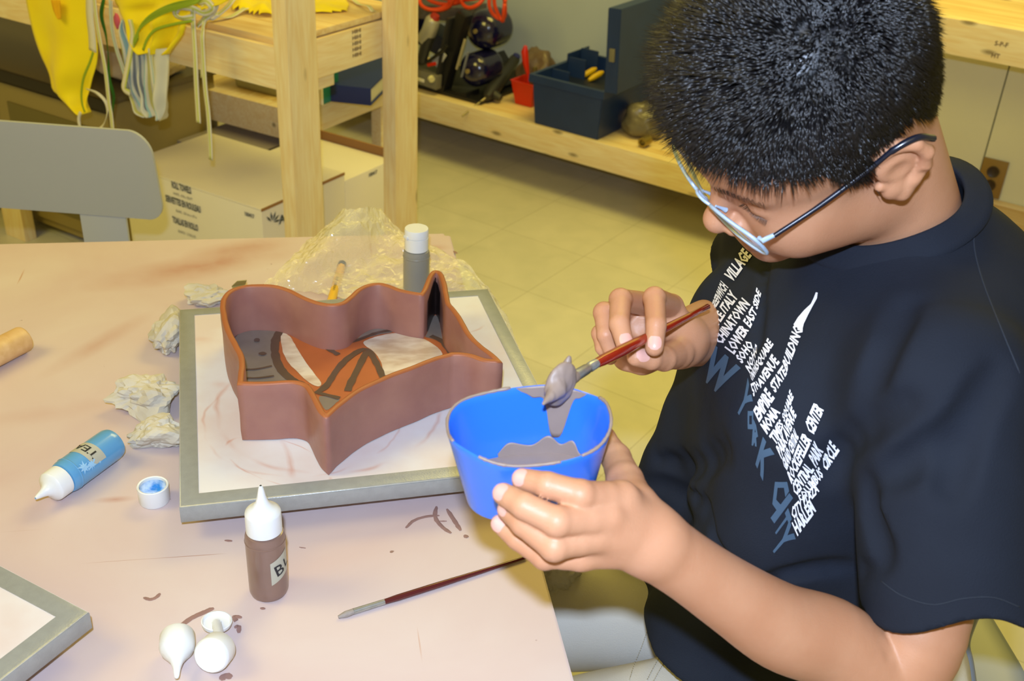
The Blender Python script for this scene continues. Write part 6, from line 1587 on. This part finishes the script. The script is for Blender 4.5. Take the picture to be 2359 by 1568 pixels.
for s in (1, -1):
    pts = []
    for i in range(40):
        a = 2 * PI * i / 40; e = .62; x = .0255 * math.copysign(abs(math.cos(a)) ** e, math.cos(a)); y = .0155 * math.copysign(abs(math.sin(a)) ** e, math.sin(a))
        l = s * (.034 + x); pts.append(H(.1000 - 2.6 * l * l + .15 * (y - .009), l, -.011 + y))
    v, f = tube_geo(pts + [pts[0]], .0014, 8, False); rim = mesh('rim', v, f, gm, GL)
    c = sum(pts) / 40; mesh('lens', [c] + pts, [(0, i + 1, (i + 1) % 40 + 1) for i in range(40)], lensm, GL)
    hg_ = H(.0885, s * .0615, .001)
    tube('hinge', [H(.0890, s * .0590, .000), H(.0885, s * .0635, .001), H(.080, s * .0655, .0015)], [.0016, .002, .0016], gm, GL)
    tube('temple', catmull([H(.081, s * .0658, .0015), H(.045, s * .0700, .006), H(.008, s * .0740, .014), H(-.006, s * .0775, .0205), H(-.022, s * .0800, .0205), H(-.034, s * .0770, .006)], 6), [.0017] * 6 + [.0019] * 12 + [.0024] * 13, arm_m, GL, 8)
    tube('nose_pad', [H(.0965, s * .0095, -.006), H(.0935, s * .0090, -.012), H(.0915, s * .0095, -.016)], [.0008, .0012, .002], gm, GL)
tube('bridge', catmull([H(.0995, -.0095, -.002), H(.1015, -.004, .001), H(.1015, .004, .001), H(.0995, .0095, -.002)], 4), .0012, gm, GL)

# ------------------------------------------------------------------ seat under the boy
sc_ = T(-.075, -.13, -.498); ST = thing('metal_chair', sc_ * np.array([1, 1, 0]), 'grey enamelled metal chair seat under the boy, its rounded corner showing at bottom right', 'chair')
steel2 = mat('polished_grey', srgb(126, 134, 146), .3, spec=.5)
ms = Matrix((Vector(RT[0]), Vector(RT[1]), Vector((0, 0, 1)))).transposed().to_4x4(); ms.translation = Vector((sc_[0], sc_[1], 0)); zseat = sc_[2]
bm = bmesh.new(); prf = rrect(.38, .36, .10, 10); lv = []
for (sc2, z) in ((.0, -.004), (.5, -.004), (.9, -.001), (.97, .004), (1.0, .003), (1.02, -.004), (1.02, -.028), (1.0, -.030), (.985, -.01), (.9, -.012), (.0, -.012)):
    if sc2 == 0: lv.append([bm.verts.new((-.02, 0, zseat + z))] * len(prf)); continue
    lv.append([bm.verts.new((-.02 + x * sc2, y * sc2, zseat + z)) for x, y in prf])
for p, q in zip(lv, lv[1:]):
    for k in range(len(prf)):
        vs = []; [vs.append(x) for x in (p[k], p[(k + 1) % len(prf)], q[(k + 1) % len(prf)], q[k]) if x not in vs]
        if len(vs) > 2: bm.faces.new(vs)
autosmooth(bmobj('seat', bm, steel2, ST, True, ms), 45)
bp_ = [cp(2250, 1385, 1.06), cp(2228, 1430, 1.05), cp(2213, 1480, 1.045), cp(2222, 1530, 1.045), cp(2232, 1600, 1.045)]
v, f = tube_geo(catmull(bp_, 6), .009, 12); mesh('back_bracket', v, f, steel2, ST)
for sx in (-1, 1):
    for sy in (-1, 1): tube('leg', [ms @ Vector((-.02 + sx * .14, sy * .14, zseat - .03)), ms @ Vector((-.02 + sx * .19, sy * .19, .012))], .011, steel2, ST)
